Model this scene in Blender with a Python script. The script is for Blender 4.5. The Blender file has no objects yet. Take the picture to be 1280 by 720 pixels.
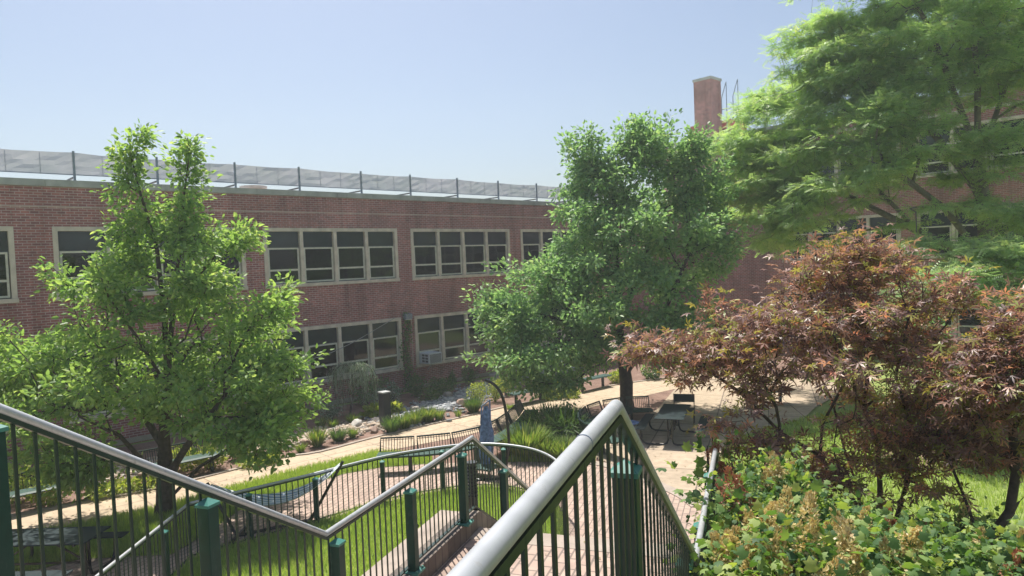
import bpy, math, random
import numpy as np
from mathutils import Vector, Matrix
R = math.radians
random.seed(7)
rng = np.random.default_rng(11)
scene = bpy.context.scene
COL = scene.collection

# ------------------------------------------------------------------ camera
CAM = np.array([0.0, 0.0, 5.0])
F = 870.0                       # focal length in units of a 1280 px wide picture
PITCH, ROLL = R(2.1), R(2.3)
fwd = np.array([0, math.cos(PITCH), -math.sin(PITCH)])
r0 = np.array([1.0, 0, 0]); u0 = np.array([0, math.sin(PITCH), math.cos(PITCH)])
rgt = math.cos(ROLL) * r0 - math.sin(ROLL) * u0
upv = math.sin(ROLL) * r0 + math.cos(ROLL) * u0
cam_d = bpy.data.cameras.new('camera'); cam = bpy.data.objects.new('camera', cam_d); COL.objects.link(cam)
cam_d.sensor_width = 36; cam_d.lens = F / 1280 * 36; cam_d.clip_start = 0.05; cam_d.clip_end = 3000
M = Matrix.Identity(4)
for i in range(3):
    M[i][0] = rgt[i]; M[i][1] = upv[i]; M[i][2] = -fwd[i]; M[i][3] = CAM[i]
cam.matrix_world = M
scene.camera = cam

# ------------------------------------------------------------------ light
SUN_AZ = math.atan2(-0.33, 0.944)      # measured from +Y towards +X
SUN_EL = R(64)
world = bpy.data.worlds.new('World'); scene.world = world; world.use_nodes = True
wn = world.node_tree.nodes; wl = world.node_tree.links
bg = wn['Background']; sky = wn.new('ShaderNodeTexSky'); sky.sky_type = 'NISHITA'
sky.sun_disc = False; sky.sun_elevation = SUN_EL; sky.sun_rotation = SUN_AZ
sky.air_density = 1.0; sky.dust_density = 2.4; sky.ozone_density = 1.2; sky.altitude = 50
wl.new(sky.outputs[0], bg.inputs[0]); bg.inputs[1].default_value = 0.080
sd = bpy.data.lights.new('sun', 'SUN'); sun = bpy.data.objects.new('sun', sd); COL.objects.link(sun)
sd.energy = 4.3; sd.angle = R(0.7); sd.color = (1.0, 0.95, 0.87)
to_sun = Vector((math.sin(SUN_AZ) * math.cos(SUN_EL), math.cos(SUN_AZ) * math.cos(SUN_EL), math.sin(SUN_EL)))
sun.rotation_euler = to_sun.to_track_quat('Z', 'Y').to_euler()
vs = scene.view_settings
vs.view_transform = 'Standard'; vs.look = 'None'; vs.exposure = 0.74; vs.gamma = 1; vs.use_curve_mapping = False
scene.cycles.max_bounces = 8; scene.cycles.transparent_max_bounces = 12
scene.cycles.caustics_reflective = False; scene.cycles.caustics_refractive = False

HAZE = 0.0016
scene.cycles.volume_bounces = 1
# ------------------------------------------------------------------ helpers
def ray(px, py):
    d = fwd + rgt * ((px - 640) / F) - upv * ((py - 360) / F)
    return d
def G(px, py, z=0.0):
    d = ray(px, py); t = (z - CAM[2]) / d[2]
    return CAM + d * t
def AT(px, py, D):
    d = ray(px, py); return CAM + d * (D / d[1])
def G2(px, py, z=0.0):
    p = G(px, py, z); return (p[0], p[1])

US = np.array([0.326, 0.9454]); VS = np.array([0.9454, -0.326])      # stair axes
def S(s, t, z=0.0):
    p = US * s + VS * t
    return np.array([p[0], p[1], z])

ORG = {}
def tag(o, label=None, cat=None, group=None, kind=None):
    if label: o['label'] = label
    if cat: o['category'] = cat
    if group: o['group'] = group
    if kind: o['kind'] = kind
    return o
def thing(name, loc, label, cat, group=None, rz=0.0):
    o = bpy.data.objects.new(name, None); COL.objects.link(o)
    o.location = [float(v) for v in loc]; o.rotation_euler = (0, 0, rz); o.empty_display_size = 0.2
    ORG[o.name] = np.array(loc, float)
    return tag(o, label, cat, group)

class MB:
    def __init__(s): s.v = []; s.f = []; s.smooth = False
    def add(s, vs, fs):
        n = len(s.v); s.v.extend([tuple(map(float, p)) for p in vs]); s.f.extend([tuple(i + n for i in f) for f in fs]); return s
    def box(s, a, b):
        x0, y0, z0 = a; x1, y1, z1 = b
        return s.add([(x0,y0,z0),(x1,y0,z0),(x1,y1,z0),(x0,y1,z0),(x0,y0,z1),(x1,y0,z1),(x1,y1,z1),(x0,y1,z1)],
                     [(0,3,2,1),(4,5,6,7),(0,1,5,4),(1,2,6,5),(2,3,7,6),(3,0,4,7)])
    def beam(s, p0, p1, w, h, side=None):
        p0 = np.array(p0, float); p1 = np.array(p1, float); d = p1 - p0; d /= np.linalg.norm(d)
        if side is None:
            side = np.cross(d, (0, 0, 1.0))
            if np.linalg.norm(side) < 1e-4: side = np.array([1.0, 0, 0])
        side = np.array(side, float); side = side - d * side.dot(d); side /= np.linalg.norm(side); up = np.cross(side, d)
        vs = [q + side * (a * w / 2) + up * (b * h / 2) for q in (p0, p1) for a, b in ((-1,-1),(1,-1),(1,1),(-1,1))]
        return s.add(vs, [(0,1,2,3),(7,6,5,4),(0,4,5,1),(1,5,6,2),(2,6,7,3),(3,7,4,0)])
    def tube(s, pts, r, n=8, cap=True):
        pts = [np.array(p, float) for p in pts]; rr = r if hasattr(r, '__len__') else [r] * len(pts)
        vs = []; fs = []; side = None
        for i, p in enumerate(pts):
            a = pts[max(i - 1, 0)]; b = pts[min(i + 1, len(pts) - 1)]
            d = b - a; d /= np.linalg.norm(d) + 1e-9
            if side is None:
                side = np.cross(d, (0, 0, 1.0))
                if np.linalg.norm(side) < 1e-3: side = np.array([1.0, 0, 0])
            side = side - d * side.dot(d); side /= np.linalg.norm(side); up = np.cross(side, d)
            k = 1.0
            if 0 < i < len(pts) - 1:
                d1 = p - a; d1 /= np.linalg.norm(d1) + 1e-9; c = max(0.5, d1.dot(d)); k = 1 / c
            for j in range(n):
                t = 2 * math.pi * j / n; vs.append(p + (side * math.cos(t) + up * math.sin(t)) * rr[i])
            if i:
                o = (i - 1) * n
                for j in range(n): fs.append((o + j, o + (j + 1) % n, o + n + (j + 1) % n, o + n + j))
        if cap:
            fs.append(tuple(range(n))[::-1]); o = (len(pts) - 1) * n; fs.append(tuple(o + j for j in range(n)))
        return s.add(vs, fs)
    def sphere(s, c, r, nu=12, nv=8):
        c = np.array(c, float); rr = np.array(r if hasattr(r, '__len__') else (r, r, r), float); vs = []; fs = []
        for i in range(nv + 1):
            ph = math.pi * i / nv
            for j in range(nu):
                th = 2 * math.pi * j / nu
                vs.append(c + rr * np.array([math.sin(ph) * math.cos(th), math.sin(ph) * math.sin(th), math.cos(ph)]))
        for i in range(nv):
            for j in range(nu):
                a = i * nu + j; b = i * nu + (j + 1) % nu; fs.append((a, a + nu, b + nu, b))
        return s.add(vs, fs)
    def prism(s, poly, z0, z1):
        n = len(poly); A = sum(poly[i][0] * poly[(i + 1) % n][1] - poly[(i + 1) % n][0] * poly[i][1] for i in range(n))
        if A < 0: poly = poly[::-1]
        vs = [(p[0], p[1], z0) for p in poly] + [(p[0], p[1], z1) for p in poly]
        fs = [tuple(range(n))[::-1], tuple(range(n, 2 * n))] + [(i, (i + 1) % n, n + (i + 1) % n, n + i) for i in range(n)]
        return s.add(vs, fs)
    def sheet(s, poly, z):
        n = len(poly); A = sum(poly[i][0] * poly[(i + 1) % n][1] - poly[(i + 1) % n][0] * poly[i][1] for i in range(n))
        if A < 0: poly = poly[::-1]
        return s.add([(p[0], p[1], z) for p in poly], [tuple(range(n))])
    def build(s, name, mat, parent=None, local=False, smooth=False, bevel=0):
        me = bpy.data.meshes.new(name)
        off = np.zeros(3)
        if parent is not None and not local: off = ORG.get(parent.name, np.zeros(3))
        me.from_pydata([tuple(np.array(v) - off) for v in s.v], [], s.f)
        me.materials.append(mat)
        if smooth:
            me.polygons.foreach_set('use_smooth', [True] * len(me.polygons))
            try: me.set_sharp_from_angle(angle=R(40))
            except Exception: pass
        o = bpy.data.objects.new(name, me); COL.objects.link(o)
        if parent is not None: o.parent = parent; ORG[o.name] = off
        if bevel:
            m = o.modifiers.new('bevel', 'BEVEL'); m.width = bevel; m.segments = 2; m.limit_method = 'ANGLE'
        return o
def fast_mesh(name, V, faces, k, mat, parent=None, tint=None, smooth=False, extra=None):
    """V (n,3); faces (m,k) int array"""
    me = bpy.data.meshes.new(name)
    off = ORG.get(parent.name, np.zeros(3)) if parent is not None else np.zeros(3)
    V = np.asarray(V, float) - off; m = len(faces)
    me.vertices.add(len(V)); me.vertices.foreach_set('co', V.astype(np.float32).ravel())
    me.loops.add(m * k); me.loops.foreach_set('vertex_index', np.asarray(faces, np.int32).ravel())
    me.polygons.add(m); me.polygons.foreach_set('loop_start', np.arange(0, m * k, k, dtype=np.int32))
    me.polygons.foreach_set('loop_total', np.full(m, k, np.int32))
    if smooth: me.polygons.foreach_set('use_smooth', np.ones(m, bool))
    if tint is not None:
        a = me.attributes.new('tint', 'FLOAT', 'POINT'); a.data.foreach_set('value', np.asarray(tint, np.float32))
    me.update(calc_edges=True); me.validate()
    me.materials.append(mat)
    o = bpy.data.objects.new(name, me); COL.objects.link(o)
    if parent is not None: o.parent = parent; ORG[o.name] = off
    return o
def kids(o): return [c for c in bpy.data.objects if c.parent == o]
def copy_tree(o, parent=None):
    c = o.copy(); COL.objects.link(c); c.parent = parent
    for ch in list(o.children): copy_tree(ch, c)
    return c

# ------------------------------------------------------------------ materials
def newmat(name):
    m = bpy.data.materials.new(name); m.use_nodes = True
    nt = m.node_tree; return m, nt.nodes, nt.links, nt.nodes['Principled BSDF']
def rampnode(n, stops):
    r = n.new('ShaderNodeValToRGB'); e = r.color_ramp.elements
    while len(e) > 1: e.remove(e[-1])
    e[0].position = stops[0][0]; e[0].color = (*stops[0][1], 1)
    for p, c in stops[1:]:
        q = e.new(p); q.color = (*c, 1)
    return r
def simple(name, col, rough=0.5, metal=0.0, var=0.15, scale=8.0, bump=0.0, bscale=60.0, spec=0.5):
    m, n, l, p = newmat(name)
    tc = n.new('ShaderNodeTexCoord'); no = n.new('ShaderNodeTexNoise'); no.inputs['Scale'].default_value = scale; no.inputs['Detail'].default_value = 6
    l.new(tc.outputs['Object'], no.inputs['Vector'])
    a = [max(0, c * (1 - var)) for c in col]; b = [min(1, c * (1 + var)) for c in col]
    r = rampnode(n, [(0.3, a), (0.7, b)]); l.new(no.outputs['Fac'], r.inputs[0]); l.new(r.outputs[0], p.inputs['Base Color'])
    p.inputs['Roughness'].default_value = rough; p.inputs['Metallic'].default_value = metal; p.inputs['Specular IOR Level'].default_value = spec
    if bump:
        nb = n.new('ShaderNodeTexNoise'); nb.inputs['Scale'].default_value = bscale; nb.inputs['Detail'].default_value = 5
        l.new(tc.outputs['Object'], nb.inputs['Vector'])
        bu = n.new('ShaderNodeBump'); bu.inputs['Strength'].default_value = bump; bu.inputs['Distance'].default_value = 0.02
        l.new(nb.outputs['Fac'], bu.inputs['Height']); l.new(bu.outputs[0], p.inputs['Normal'])
    return m
def weather(m, strength=0.5, scale=7.0, col=(0.30, 0.29, 0.25), lo=0.56, hi=0.74):
    """streaky dust and chips over a painted or metal surface"""
    n = m.node_tree.nodes; l = m.node_tree.links; p = n['Principled BSDF']; src = p.inputs['Base Color'].links[0].from_socket
    tc = n.new('ShaderNodeTexCoord'); mp = n.new('ShaderNodeMapping'); mp.inputs['Scale'].default_value = (1, 1, 0.35); l.new(tc.outputs['Object'], mp.inputs[0])
    no = n.new('ShaderNodeTexNoise'); no.inputs['Scale'].default_value = scale; no.inputs['Detail'].default_value = 9; no.inputs['Roughness'].default_value = 0.7; l.new(mp.outputs[0], no.inputs['Vector'])
    r = rampnode(n, [(lo, (0, 0, 0)), (hi, (strength,) * 3)]); l.new(no.outputs['Fac'], r.inputs[0])
    mx = n.new('ShaderNodeMixRGB'); l.new(r.outputs[0], mx.inputs[0]); l.new(src, mx.inputs[1]); mx.inputs[2].default_value = (*col, 1); l.new(mx.outputs[0], p.inputs['Base Color'])
    r2 = rampnode(n, [(lo, (p.inputs['Roughness'].default_value,) * 3), (hi, (0.8,) * 3)]); l.new(no.outputs['Fac'], r2.inputs[0]); l.new(r2.outputs[0], p.inputs['Roughness'])
def brickmat(name, c1, c2, mortar, w, h, mort=0.01, wall=True, rot=0.0, stain=0.25, offset=0.5, bump=0.3, squash=1.0):
    m, n, l, p = newmat(name)
    tc = n.new('ShaderNodeTexCoord'); br = n.new('ShaderNodeTexBrick')
    br.inputs['Scale'].default_value = 1.0; br.inputs['Brick Width'].default_value = w; br.inputs['Row Height'].default_value = h
    br.inputs['Mortar Size'].default_value = mort; br.inputs['Mortar Smooth'].default_value = 0.3; br.inputs['Bias'].default_value = 0
    br.offset = offset
    br.inputs['Color1'].default_value = (*c1, 1); br.inputs['Color2'].default_value = (*c2, 1); br.inputs['Mortar'].default_value = (*mortar, 1)
    mp = n.new('ShaderNodeMapping'); mp.inputs['Rotation'].default_value = (0, 0, rot)
    if wall:
        sep = n.new('ShaderNodeSeparateXYZ'); cmb = n.new('ShaderNodeCombineXYZ')
        l.new(tc.outputs['Object'], sep.inputs[0])
        ad = n.new('ShaderNodeMath'); ad.operation = 'ADD'; l.new(sep.outputs[0], ad.inputs[0]); l.new(sep.outputs[1], ad.inputs[1])
        l.new(ad.outputs[0], cmb.inputs[0]); l.new(sep.outputs[2], cmb.inputs[1]); l.new(cmb.outputs[0], mp.inputs[0])
    else:
        l.new(tc.outputs['Object'], mp.inputs[0])
    l.new(mp.outputs[0], br.inputs['Vector'])
    no = n.new('ShaderNodeTexNoise'); no.inputs['Scale'].default_value = 0.6; no.inputs['Detail'].default_value = 8; l.new(tc.outputs['Object'], no.inputs['Vector'])
    n2 = n.new('ShaderNodeTexNoise'); n2.inputs['Scale'].default_value = 5.0; n2.inputs['Detail'].default_value = 6; l.new(tc.outputs['Object'], n2.inputs['Vector'])
    r = rampnode(n, [(0.3, (1 - stain,) * 3), (0.7, (1 + stain,) * 3)]); l.new(no.outputs['Fac'], r.inputs[0])
    r2 = rampnode(n, [(0.3, (0.85,) * 3), (0.7, (1.15,) * 3)]); l.new(n2.outputs['Fac'], r2.inputs[0])
    mx = n.new('ShaderNodeMixRGB'); mx.blend_type = 'MULTIPLY'; mx.inputs[0].default_value = 1; l.new(br.outputs['Color'], mx.inputs[1]); l.new(r.outputs[0], mx.inputs[2])
    m2 = n.new('ShaderNodeMixRGB'); m2.blend_type = 'MULTIPLY'; m2.inputs[0].default_value = 1; l.new(mx.outputs[0], m2.inputs[1]); l.new(r2.outputs[0], m2.inputs[2])
    if wall:
        m5 = n.new('ShaderNodeMapping'); m5.inputs['Scale'].default_value = (1.7, 1.7, 0.10); l.new(tc.outputs['Object'], m5.inputs[0])
        n5 = n.new('ShaderNodeTexNoise'); n5.inputs['Scale'].default_value = 1.6; n5.inputs['Detail'].default_value = 7; n5.inputs['Roughness'].default_value = 0.65; l.new(m5.outputs[0], n5.inputs['Vector'])
        r5 = rampnode(n, [(0.34, (0.62, 0.60, 0.60)), (0.5, (1.0, 1.0, 1.0)), (0.66, (1.0, 1.0, 1.0)), (0.78, (1.22, 1.2, 1.2))]); l.new(n5.outputs['Fac'], r5.inputs[0])
        m6 = n.new('ShaderNodeMixRGB'); m6.blend_type = 'MULTIPLY'; m6.inputs[0].default_value = 0.8; l.new(m2.outputs[0], m6.inputs[1]); l.new(r5.outputs[0], m6.inputs[2]); m2 = m6
    l.new(m2.outputs[0], p.inputs['Base Color']); p.inputs['Roughness'].default_value = 0.85
    bu = n.new('ShaderNodeBump'); bu.inputs['Strength'].default_value = bump; bu.inputs['Distance'].default_value = 0.01; bu.invert = True
    l.new(br.outputs['Fac'], bu.inputs['Height']); l.new(bu.outputs[0], p.inputs['Normal'])
    return m
def leafmat(name, stops, trans=0.45, rough=0.45, tcol=(1.25, 1.35, 0.5), spec=0.4):
    m, n, l, p = newmat(name)
    at = n.new('ShaderNodeAttribute'); at.attribute_name = 'tint'
    r = rampnode(n, stops); l.new(at.outputs['Fac'], r.inputs[0]); l.new(r.outputs[0], p.inputs['Base Color'])
    p.inputs['Roughness'].default_value = rough; p.inputs['Specular IOR Level'].default_value = spec
    tr = n.new('ShaderNodeBsdfTranslucent'); mu = n.new('ShaderNodeMixRGB'); mu.blend_type = 'MULTIPLY'; mu.inputs[0].default_value = 1
    mu.inputs[2].default_value = (*tcol, 1); l.new(r.outputs[0], mu.inputs[1]); l.new(mu.outputs[0], tr.inputs[0])
    mx = n.new('ShaderNodeMixShader'); mx.inputs[0].default_value = trans
    l.new(p.outputs[0], mx.inputs[1]); l.new(tr.outputs[0], mx.inputs[2]); l.new(mx.outputs[0], n['Material Output'].inputs[0])
    return m
def glassmat(name, tint=(0.17, 0.21, 0.22)):
    m, n, l, p = newmat(name)
    tr = n.new('ShaderNodeBsdfTransparent'); tr.inputs[0].default_value = (*tint, 1)
    gl = n.new('ShaderNodeBsdfGlossy'); gl.inputs['Roughness'].default_value = 0.03; gl.inputs[0].default_value = (0.9, 0.95, 1, 1)
    fr = n.new('ShaderNodeFresnel'); fr.inputs[0].default_value = 1.52
    mu = n.new('ShaderNodeMath'); mu.operation = 'MULTIPLY'; mu.inputs[1].default_value = 1.1; l.new(fr.outputs[0], mu.inputs[0])
    no = n.new('ShaderNodeTexNoise'); no.inputs['Scale'].default_value = 1.3; tc = n.new('ShaderNodeTexCoord'); l.new(tc.outputs['Object'], no.inputs['Vector'])
    bu = n.new('ShaderNodeBump'); bu.inputs['Strength'].default_value = 0.08; bu.inputs['Distance'].default_value = 0.03
    l.new(no.outputs['Fac'], bu.inputs['Height']); l.new(bu.outputs[0], gl.inputs['Normal'])
    mx = n.new('ShaderNodeMixShader'); l.new(mu.outputs[0], mx.inputs[0]); l.new(tr.outputs[0], mx.inputs[1]); l.new(gl.outputs[0], mx.inputs[2])
    l.new(mx.outputs[0], n['Material Output'].inputs[0]); return m
def groundmat(name, stops, scale=3.0, fine=60.0, bump=0.5, dist=0.02, rough=0.95, finemix=0.5):
    m, n, l, p = newmat(name); tc = n.new('ShaderNodeTexCoord')
    a = n.new('ShaderNodeTexNoise'); a.inputs['Scale'].default_value = scale; a.inputs['Detail'].default_value = 8; l.new(tc.outputs['Object'], a.inputs['Vector'])
    b = n.new('ShaderNodeTexNoise'); b.inputs['Scale'].default_value = fine; b.inputs['Detail'].default_value = 4; l.new(tc.outputs['Object'], b.inputs['Vector'])
    mx = n.new('ShaderNodeMixRGB'); mx.inputs[0].default_value = finemix; l.new(a.outputs['Fac'], mx.inputs[1]); l.new(b.outputs['Fac'], mx.inputs[2])
    r = rampnode(n, stops); l.new(mx.outputs[0], r.inputs[0]); l.new(r.outputs[0], p.inputs['Base Color'])
    p.inputs['Roughness'].default_value = rough; p.inputs['Specular IOR Level'].default_value = 0.2
    bu = n.new('ShaderNodeBump'); bu.inputs['Strength'].default_value = bump; bu.inputs['Distance'].default_value = dist
    l.new(b.outputs['Fac'], bu.inputs['Height']); l.new(bu.outputs[0], p.inputs['Normal']); return m

WALLANG = math.atan2(0.687, 0.727)
MAT = dict(
    brick=brickmat('brick', (0.40, 0.145, 0.128), (0.245, 0.095, 0.092), (0.47, 0.35, 0.33), 0.215, 0.075, 0.011),
    stone=simple('cast_stone', (0.66, 0.58, 0.49), 0.8, var=0.18, scale=3, bump=0.2),
    coping=simple('concrete_coping', (0.40, 0.41, 0.40), 0.85, var=0.25, scale=2, bump=0.2),
    glass=glassmat('window_glass'),
    transom=simple('dark_transom', (0.02, 0.03, 0.04), 0.15, var=0.3, scale=1.5),
    sash=simple('sash_paint', (0.66, 0.64, 0.55), 0.5, var=0.1),
    darkframe=simple('dark_frame', (0.05, 0.055, 0.06), 0.5),
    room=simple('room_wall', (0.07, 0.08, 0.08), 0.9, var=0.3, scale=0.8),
    blind=simple('roller_blind', (0.75, 0.66, 0.52), 0.9, var=0.1),
    roof=simple('roof_membrane', (0.7, 0.7, 0.68), 0.8),
    green=simple('green_paint', (0.008, 0.046, 0.034), 0.45, var=0.15, scale=20, spec=0.3),
    darkgreen=simple('dark_green_paint', (0.010, 0.032, 0.026), 0.4, var=0.15, scale=20),
    black=simple('black_metal', (0.012, 0.013, 0.015), 0.35, var=0.2),
    steel=simple('brushed_handrail', (0.44, 0.455, 0.47), 0.42, metal=0.3, var=0.10, scale=14),
    steelpost=simple('galvanised_post', (0.28, 0.32, 0.39), 0.5, metal=0.4),
    plastic=simple('white_plastic', (0.62, 0.64, 0.66), 0.5, var=0.06),
    bollard=simple('bollard_paint', (0.035, 0.04, 0.045), 0.45),
    bluecloth=simple('blue_cloth', (0.13, 0.20, 0.36), 0.9, var=0.5, scale=14),
    rope=simple('pale_rope', (0.45, 0.5, 0.55), 0.9),
    stonewall=brickmat('kerb_masonry', (0.23, 0.19, 0.155), (0.14, 0.115, 0.10), (0.09, 0.08, 0.07), 0.21, 0.42, 0.012, stain=0.5),
    conc=simple('plain_concrete', (0.36, 0.30, 0.25), 0.9, var=0.16, scale=3, bump=0.3),
    step=simple('step_concrete', (0.42, 0.38, 0.33), 0.9, var=0.15, scale=3, bump=0.25),
    bark=simple('bark', (0.075, 0.058, 0.045), 0.95, var=0.4, scale=12, bump=0.8, bscale=25),
    darkbark=simple('dark_bark', (0.05, 0.038, 0.034), 0.9, var=0.35, scale=12, bump=0.6, bscale=30),
    paleb=simple('grey_bark', (0.15, 0.135, 0.11), 0.95, var=0.35, scale=9, bump=0.8, bscale=20),
    rock=simple('boulder_stone', (0.36, 0.32, 0.28), 0.9, var=0.3, scale=5, bump=0.5, bscale=15),
    redpanel=simple('red_panel', (0.50, 0.13, 0.10), 0.7),
)
weather(MAT['green'], .45, 9, (.16,.19,.16)); weather(MAT['darkgreen'], .12, 12, (.10,.11,.10)); weather(MAT['steel'], .5, 16, (.24,.23,.21), .56, .70); weather(MAT['conc'], .6, 5, (.14,.12,.10)); weather(MAT['coping'], .5, 3, (.16,.16,.15)); weather(MAT['stone'], .22, 5, (.20,.18,.15))
# roof screen: fine mesh, partly see-through
m, n, l, p = newmat('screen_mesh'); p.inputs['Base Color'].default_value = (0.44, 0.46, 0.50, 1); p.inputs['Roughness'].default_value = 0.6
tc = n.new('ShaderNodeTexCoord'); no = n.new('ShaderNodeTexNoise'); no.inputs['Scale'].default_value = 0.9; no.inputs['Detail'].default_value = 3
l.new(tc.outputs['Object'], no.inputs['Vector']); r = rampnode(n, [(0.3, (0.32, 0.35, 0.37)), (0.7, (0.41, 0.415, 0.46))]); l.new(no.outputs['Fac'], r.inputs[0]); l.new(r.outputs[0], p.inputs['Base Color'])
tr = n.new('ShaderNodeBsdfTransparent'); mx = n.new('ShaderNodeMixShader'); mx.inputs[0].default_value = 0.93
tl = n.new('ShaderNodeBsdfTranslucent'); l.new(r.outputs[0], tl.inputs[0]); mx2 = n.new('ShaderNodeMixShader'); mx2.inputs[0].default_value = 0.35
l.new(p.outputs[0], mx2.inputs[1]); l.new(tl.outputs[0], mx2.inputs[2])
l.new(tr.outputs[0], mx.inputs[1]); l.new(mx2.outputs[0], mx.inputs[2]); l.new(mx.outputs[0], n['Material Output'].inputs[0]); MAT['screen'] = m
# hammock stripes
m, n, l, p = newmat('striped_hammock'); tc = n.new('ShaderNodeTexCoord'); wv = n.new('ShaderNodeTexWave'); wv.bands_direction = 'Y'; wv.inputs['Scale'].default_value = 4.2
l.new(tc.outputs['Object'], wv.inputs['Vector']); r = rampnode(n, [(0.30, (0.22, 0.36, 0.50)), (0.45, (0.85, 0.86, 0.84))]); l.new(wv.outputs['Fac'], r.inputs[0]); l.new(r.outputs[0], p.inputs['Base Color']); MAT['hammock'] = m

MAT['mulch'] = groundmat('mulch', [(0.3, (0.14, 0.085, 0.065)), (0.55, (0.26, 0.17, 0.135)), (0.75, (0.36, 0.25, 0.20))], 2.0, 45.0, 0.8, 0.03)
MAT['lawnbase'] = groundmat('lawn_soil', [(0.3, (0.16, 0.21, 0.06)), (0.7, (0.30, 0.37, 0.11))], 1.2, 35.0, 0.6, 0.03)
MAT['gravelbed'] = groundmat('creek_bed', [(0.3, (0.12, 0.10, 0.085)), (0.7, (0.30, 0.26, 0.22))], 4.0, 30.0, 0.8, 0.04)
MAT['path'] = brickmat('path_concrete', (0.47, 0.365, 0.255), (0.45, 0.35, 0.245), (0.27, 0.20, 0.145), 1.5, 1.55, 0.02, wall=False, rot=-WALLANG, stain=0.07, offset=0, bump=0.2)
MAT['plaza'] = brickmat('plaza_concrete', (0.42, 0.33, 0.235), (0.385, 0.305, 0.22), (0.17, 0.13, 0.10), 1.5, 1.5, 0.022, wall=False, rot=-R(70), stain=0.12, offset=0, bump=0.2)
MAT['paver'] = brickmat('clay_paver', (0.44, 0.325, 0.26), (0.36, 0.26, 0.21), (0.19, 0.145, 0.12), 0.25, 0.125, 0.013, wall=False, rot=-R(71), stain=0.15)
MAT['paver'].node_tree.nodes['Principled BSDF'].inputs['Roughness'].default_value = 0.8
MAT['leafA'] = leafmat('maple_leaf', [(0, (0.11, 0.22, 0.075)), (0.35, (0.22, 0.36, 0.12)), (0.75, (0.34, 0.48, 0.17)), (1, (0.54, 0.60, 0.27))], 0.54, tcol=(1.35, 1.35, 0.7))
MAT['leafB'] = leafmat('broad_leaf', [(0, (0.12, 0.23, 0.11)), (0.5, (0.25, 0.40, 0.18)), (0.85, (0.38, 0.52, 0.23)), (1, (0.58, 0.62, 0.32))], 0.5, tcol=(1.2, 1.3, 0.8))
MAT['leafC'] = leafmat('locust_leaf', [(0, (0.20, 0.36, 0.14)), (0.5, (0.34, 0.50, 0.20)), (0.85, (0.48, 0.60, 0.25)), (1, (0.62, 0.62, 0.28))], 0.56, tcol=(1.3, 1.3, 0.75))
MAT['leafR'] = leafmat('red_leaf', [(0, (0.11, 0.065, 0.07)), (0.28, (0.24, 0.14, 0.13)), (0.52, (0.42, 0.27, 0.23)), (0.66, (0.62, 0.34, 0.24)), (0.74, (0.72, 0.26, 0.16)), (0.79, (0.66, 0.52, 0.48)), (0.82, (0.26, 0.22, 0.05)), (0.92, (0.42, 0.42, 0.10)), (1, (0.26, 0.36, 0.11))], 0.42, rough=0.42, tcol=(1.2, 1.0, 0.7), spec=0.5)
MAT['leafH'] = leafmat('hydrangea_leaf', [(0, (0.045, 0.11, 0.04)), (0.45, (0.12, 0.23, 0.07)), (0.8, (0.27, 0.38, 0.11)), (1, (0.46, 0.52, 0.16))], 0.42, rough=0.6, tcol=(1.3, 1.3, 0.5))
MAT['flower'] = leafmat('panicle_floret', [(0, (0.46, 0.32, 0.14)), (0.5, (0.70, 0.57, 0.27)), (1, (0.84, 0.76, 0.46))], 0.3, tcol=(1, 0.95, 0.7))
MAT['russet'] = leafmat('russet_floret', [(0, (0.30, 0.08, 0.05)), (0.6, (0.50, 0.22, 0.13)), (1, (0.55, 0.36, 0.24))], 0.3, tcol=(1, 0.8, 0.6))
MAT['grass'] = leafmat('grass_blade', [(0, (0.22, 0.33, 0.09)), (0.5, (0.36, 0.48, 0.13)), (0.9, (0.50, 0.58, 0.20)), (1, (0.62, 0.60, 0.34))], 0.45, tcol=(1.2, 1.25, 0.5))
MAT['tuft'] = leafmat('ornamental_grass', [(0, (0.10, 0.19, 0.04)), (0.6, (0.20, 0.30, 0.07)), (1, (0.40, 0.42, 0.16))], 0.45, tcol=(1.2, 1.2, 0.5))
MAT['lime'] = leafmat('lime_leaf', [(0, (0.20, 0.30, 0.05)), (0.6, (0.36, 0.44, 0.09)), (1, (0.58, 0.58, 0.20))], 0.45, tcol=(1.2, 1.2, 0.5))
MAT['pale'] = leafmat('silver_leaf', [(0, (0.14, 0.21, 0.13)), (0.6, (0.28, 0.36, 0.26)), (1, (0.50, 0.55, 0.45))], 0.3, tcol=(1, 1.1, 0.8))
MAT['dkleaf'] = leafmat('dark_shrub_leaf', [(0, (0.06, 0.13, 0.045)), (0.6, (0.11, 0.20, 0.06)), (1, (0.20, 0.28, 0.09))], 0.35)

# ------------------------------------------------------------------ ground sheets
def struct(name, mb, mat): return tag(mb.build(name, mat), kind='structure')
px = lambda pts, z=0: [G2(*p) for p in pts]
struct('ground', MB().sheet([(-900, -900), (900, -900), (900, 900), (-900, 900)], -0.03), MAT['lawnbase'])
WD = np.array([0.727, 0.687]); WN = np.array([0.687, -0.727]); W0 = np.array([-4.5, 27.8])
def WL(a, d=0.0): p = W0 + WD * a + WN * d; return (p[0], p[1])
path_up = [(14,645),(110,627),(200,610),(351,573),(400,565),(476,545),(585,520),(645,506),(720,493),(770,481),(840,472)]
path_lo = [(844,486),(800,496),(720,513),(648,526),(580,545),(470,566),(360,592),(200,635),(142,648),(58,665)]
ext_u = [(-14.5, 10.3)]; ext_l = [(-13.2, 9.2)]
up_w = px(path_up); lo_w = px(path_lo)
bed = MB().sheet([(-20, 12.9), (-14.5, 6.0), (3.0, 12.0), (4.2, 14), (6.0, 22), (12.5, 27), (16, 33), (9.6, 40.3)], -0.01)
struct('mulch_ground', bed, MAT['mulch'])
struct('path', MB().sheet(ext_u + up_w + [G2(905,463), (8.2, 24.2)] + lo_w + ext_l, 0.0), MAT['path'])
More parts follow.
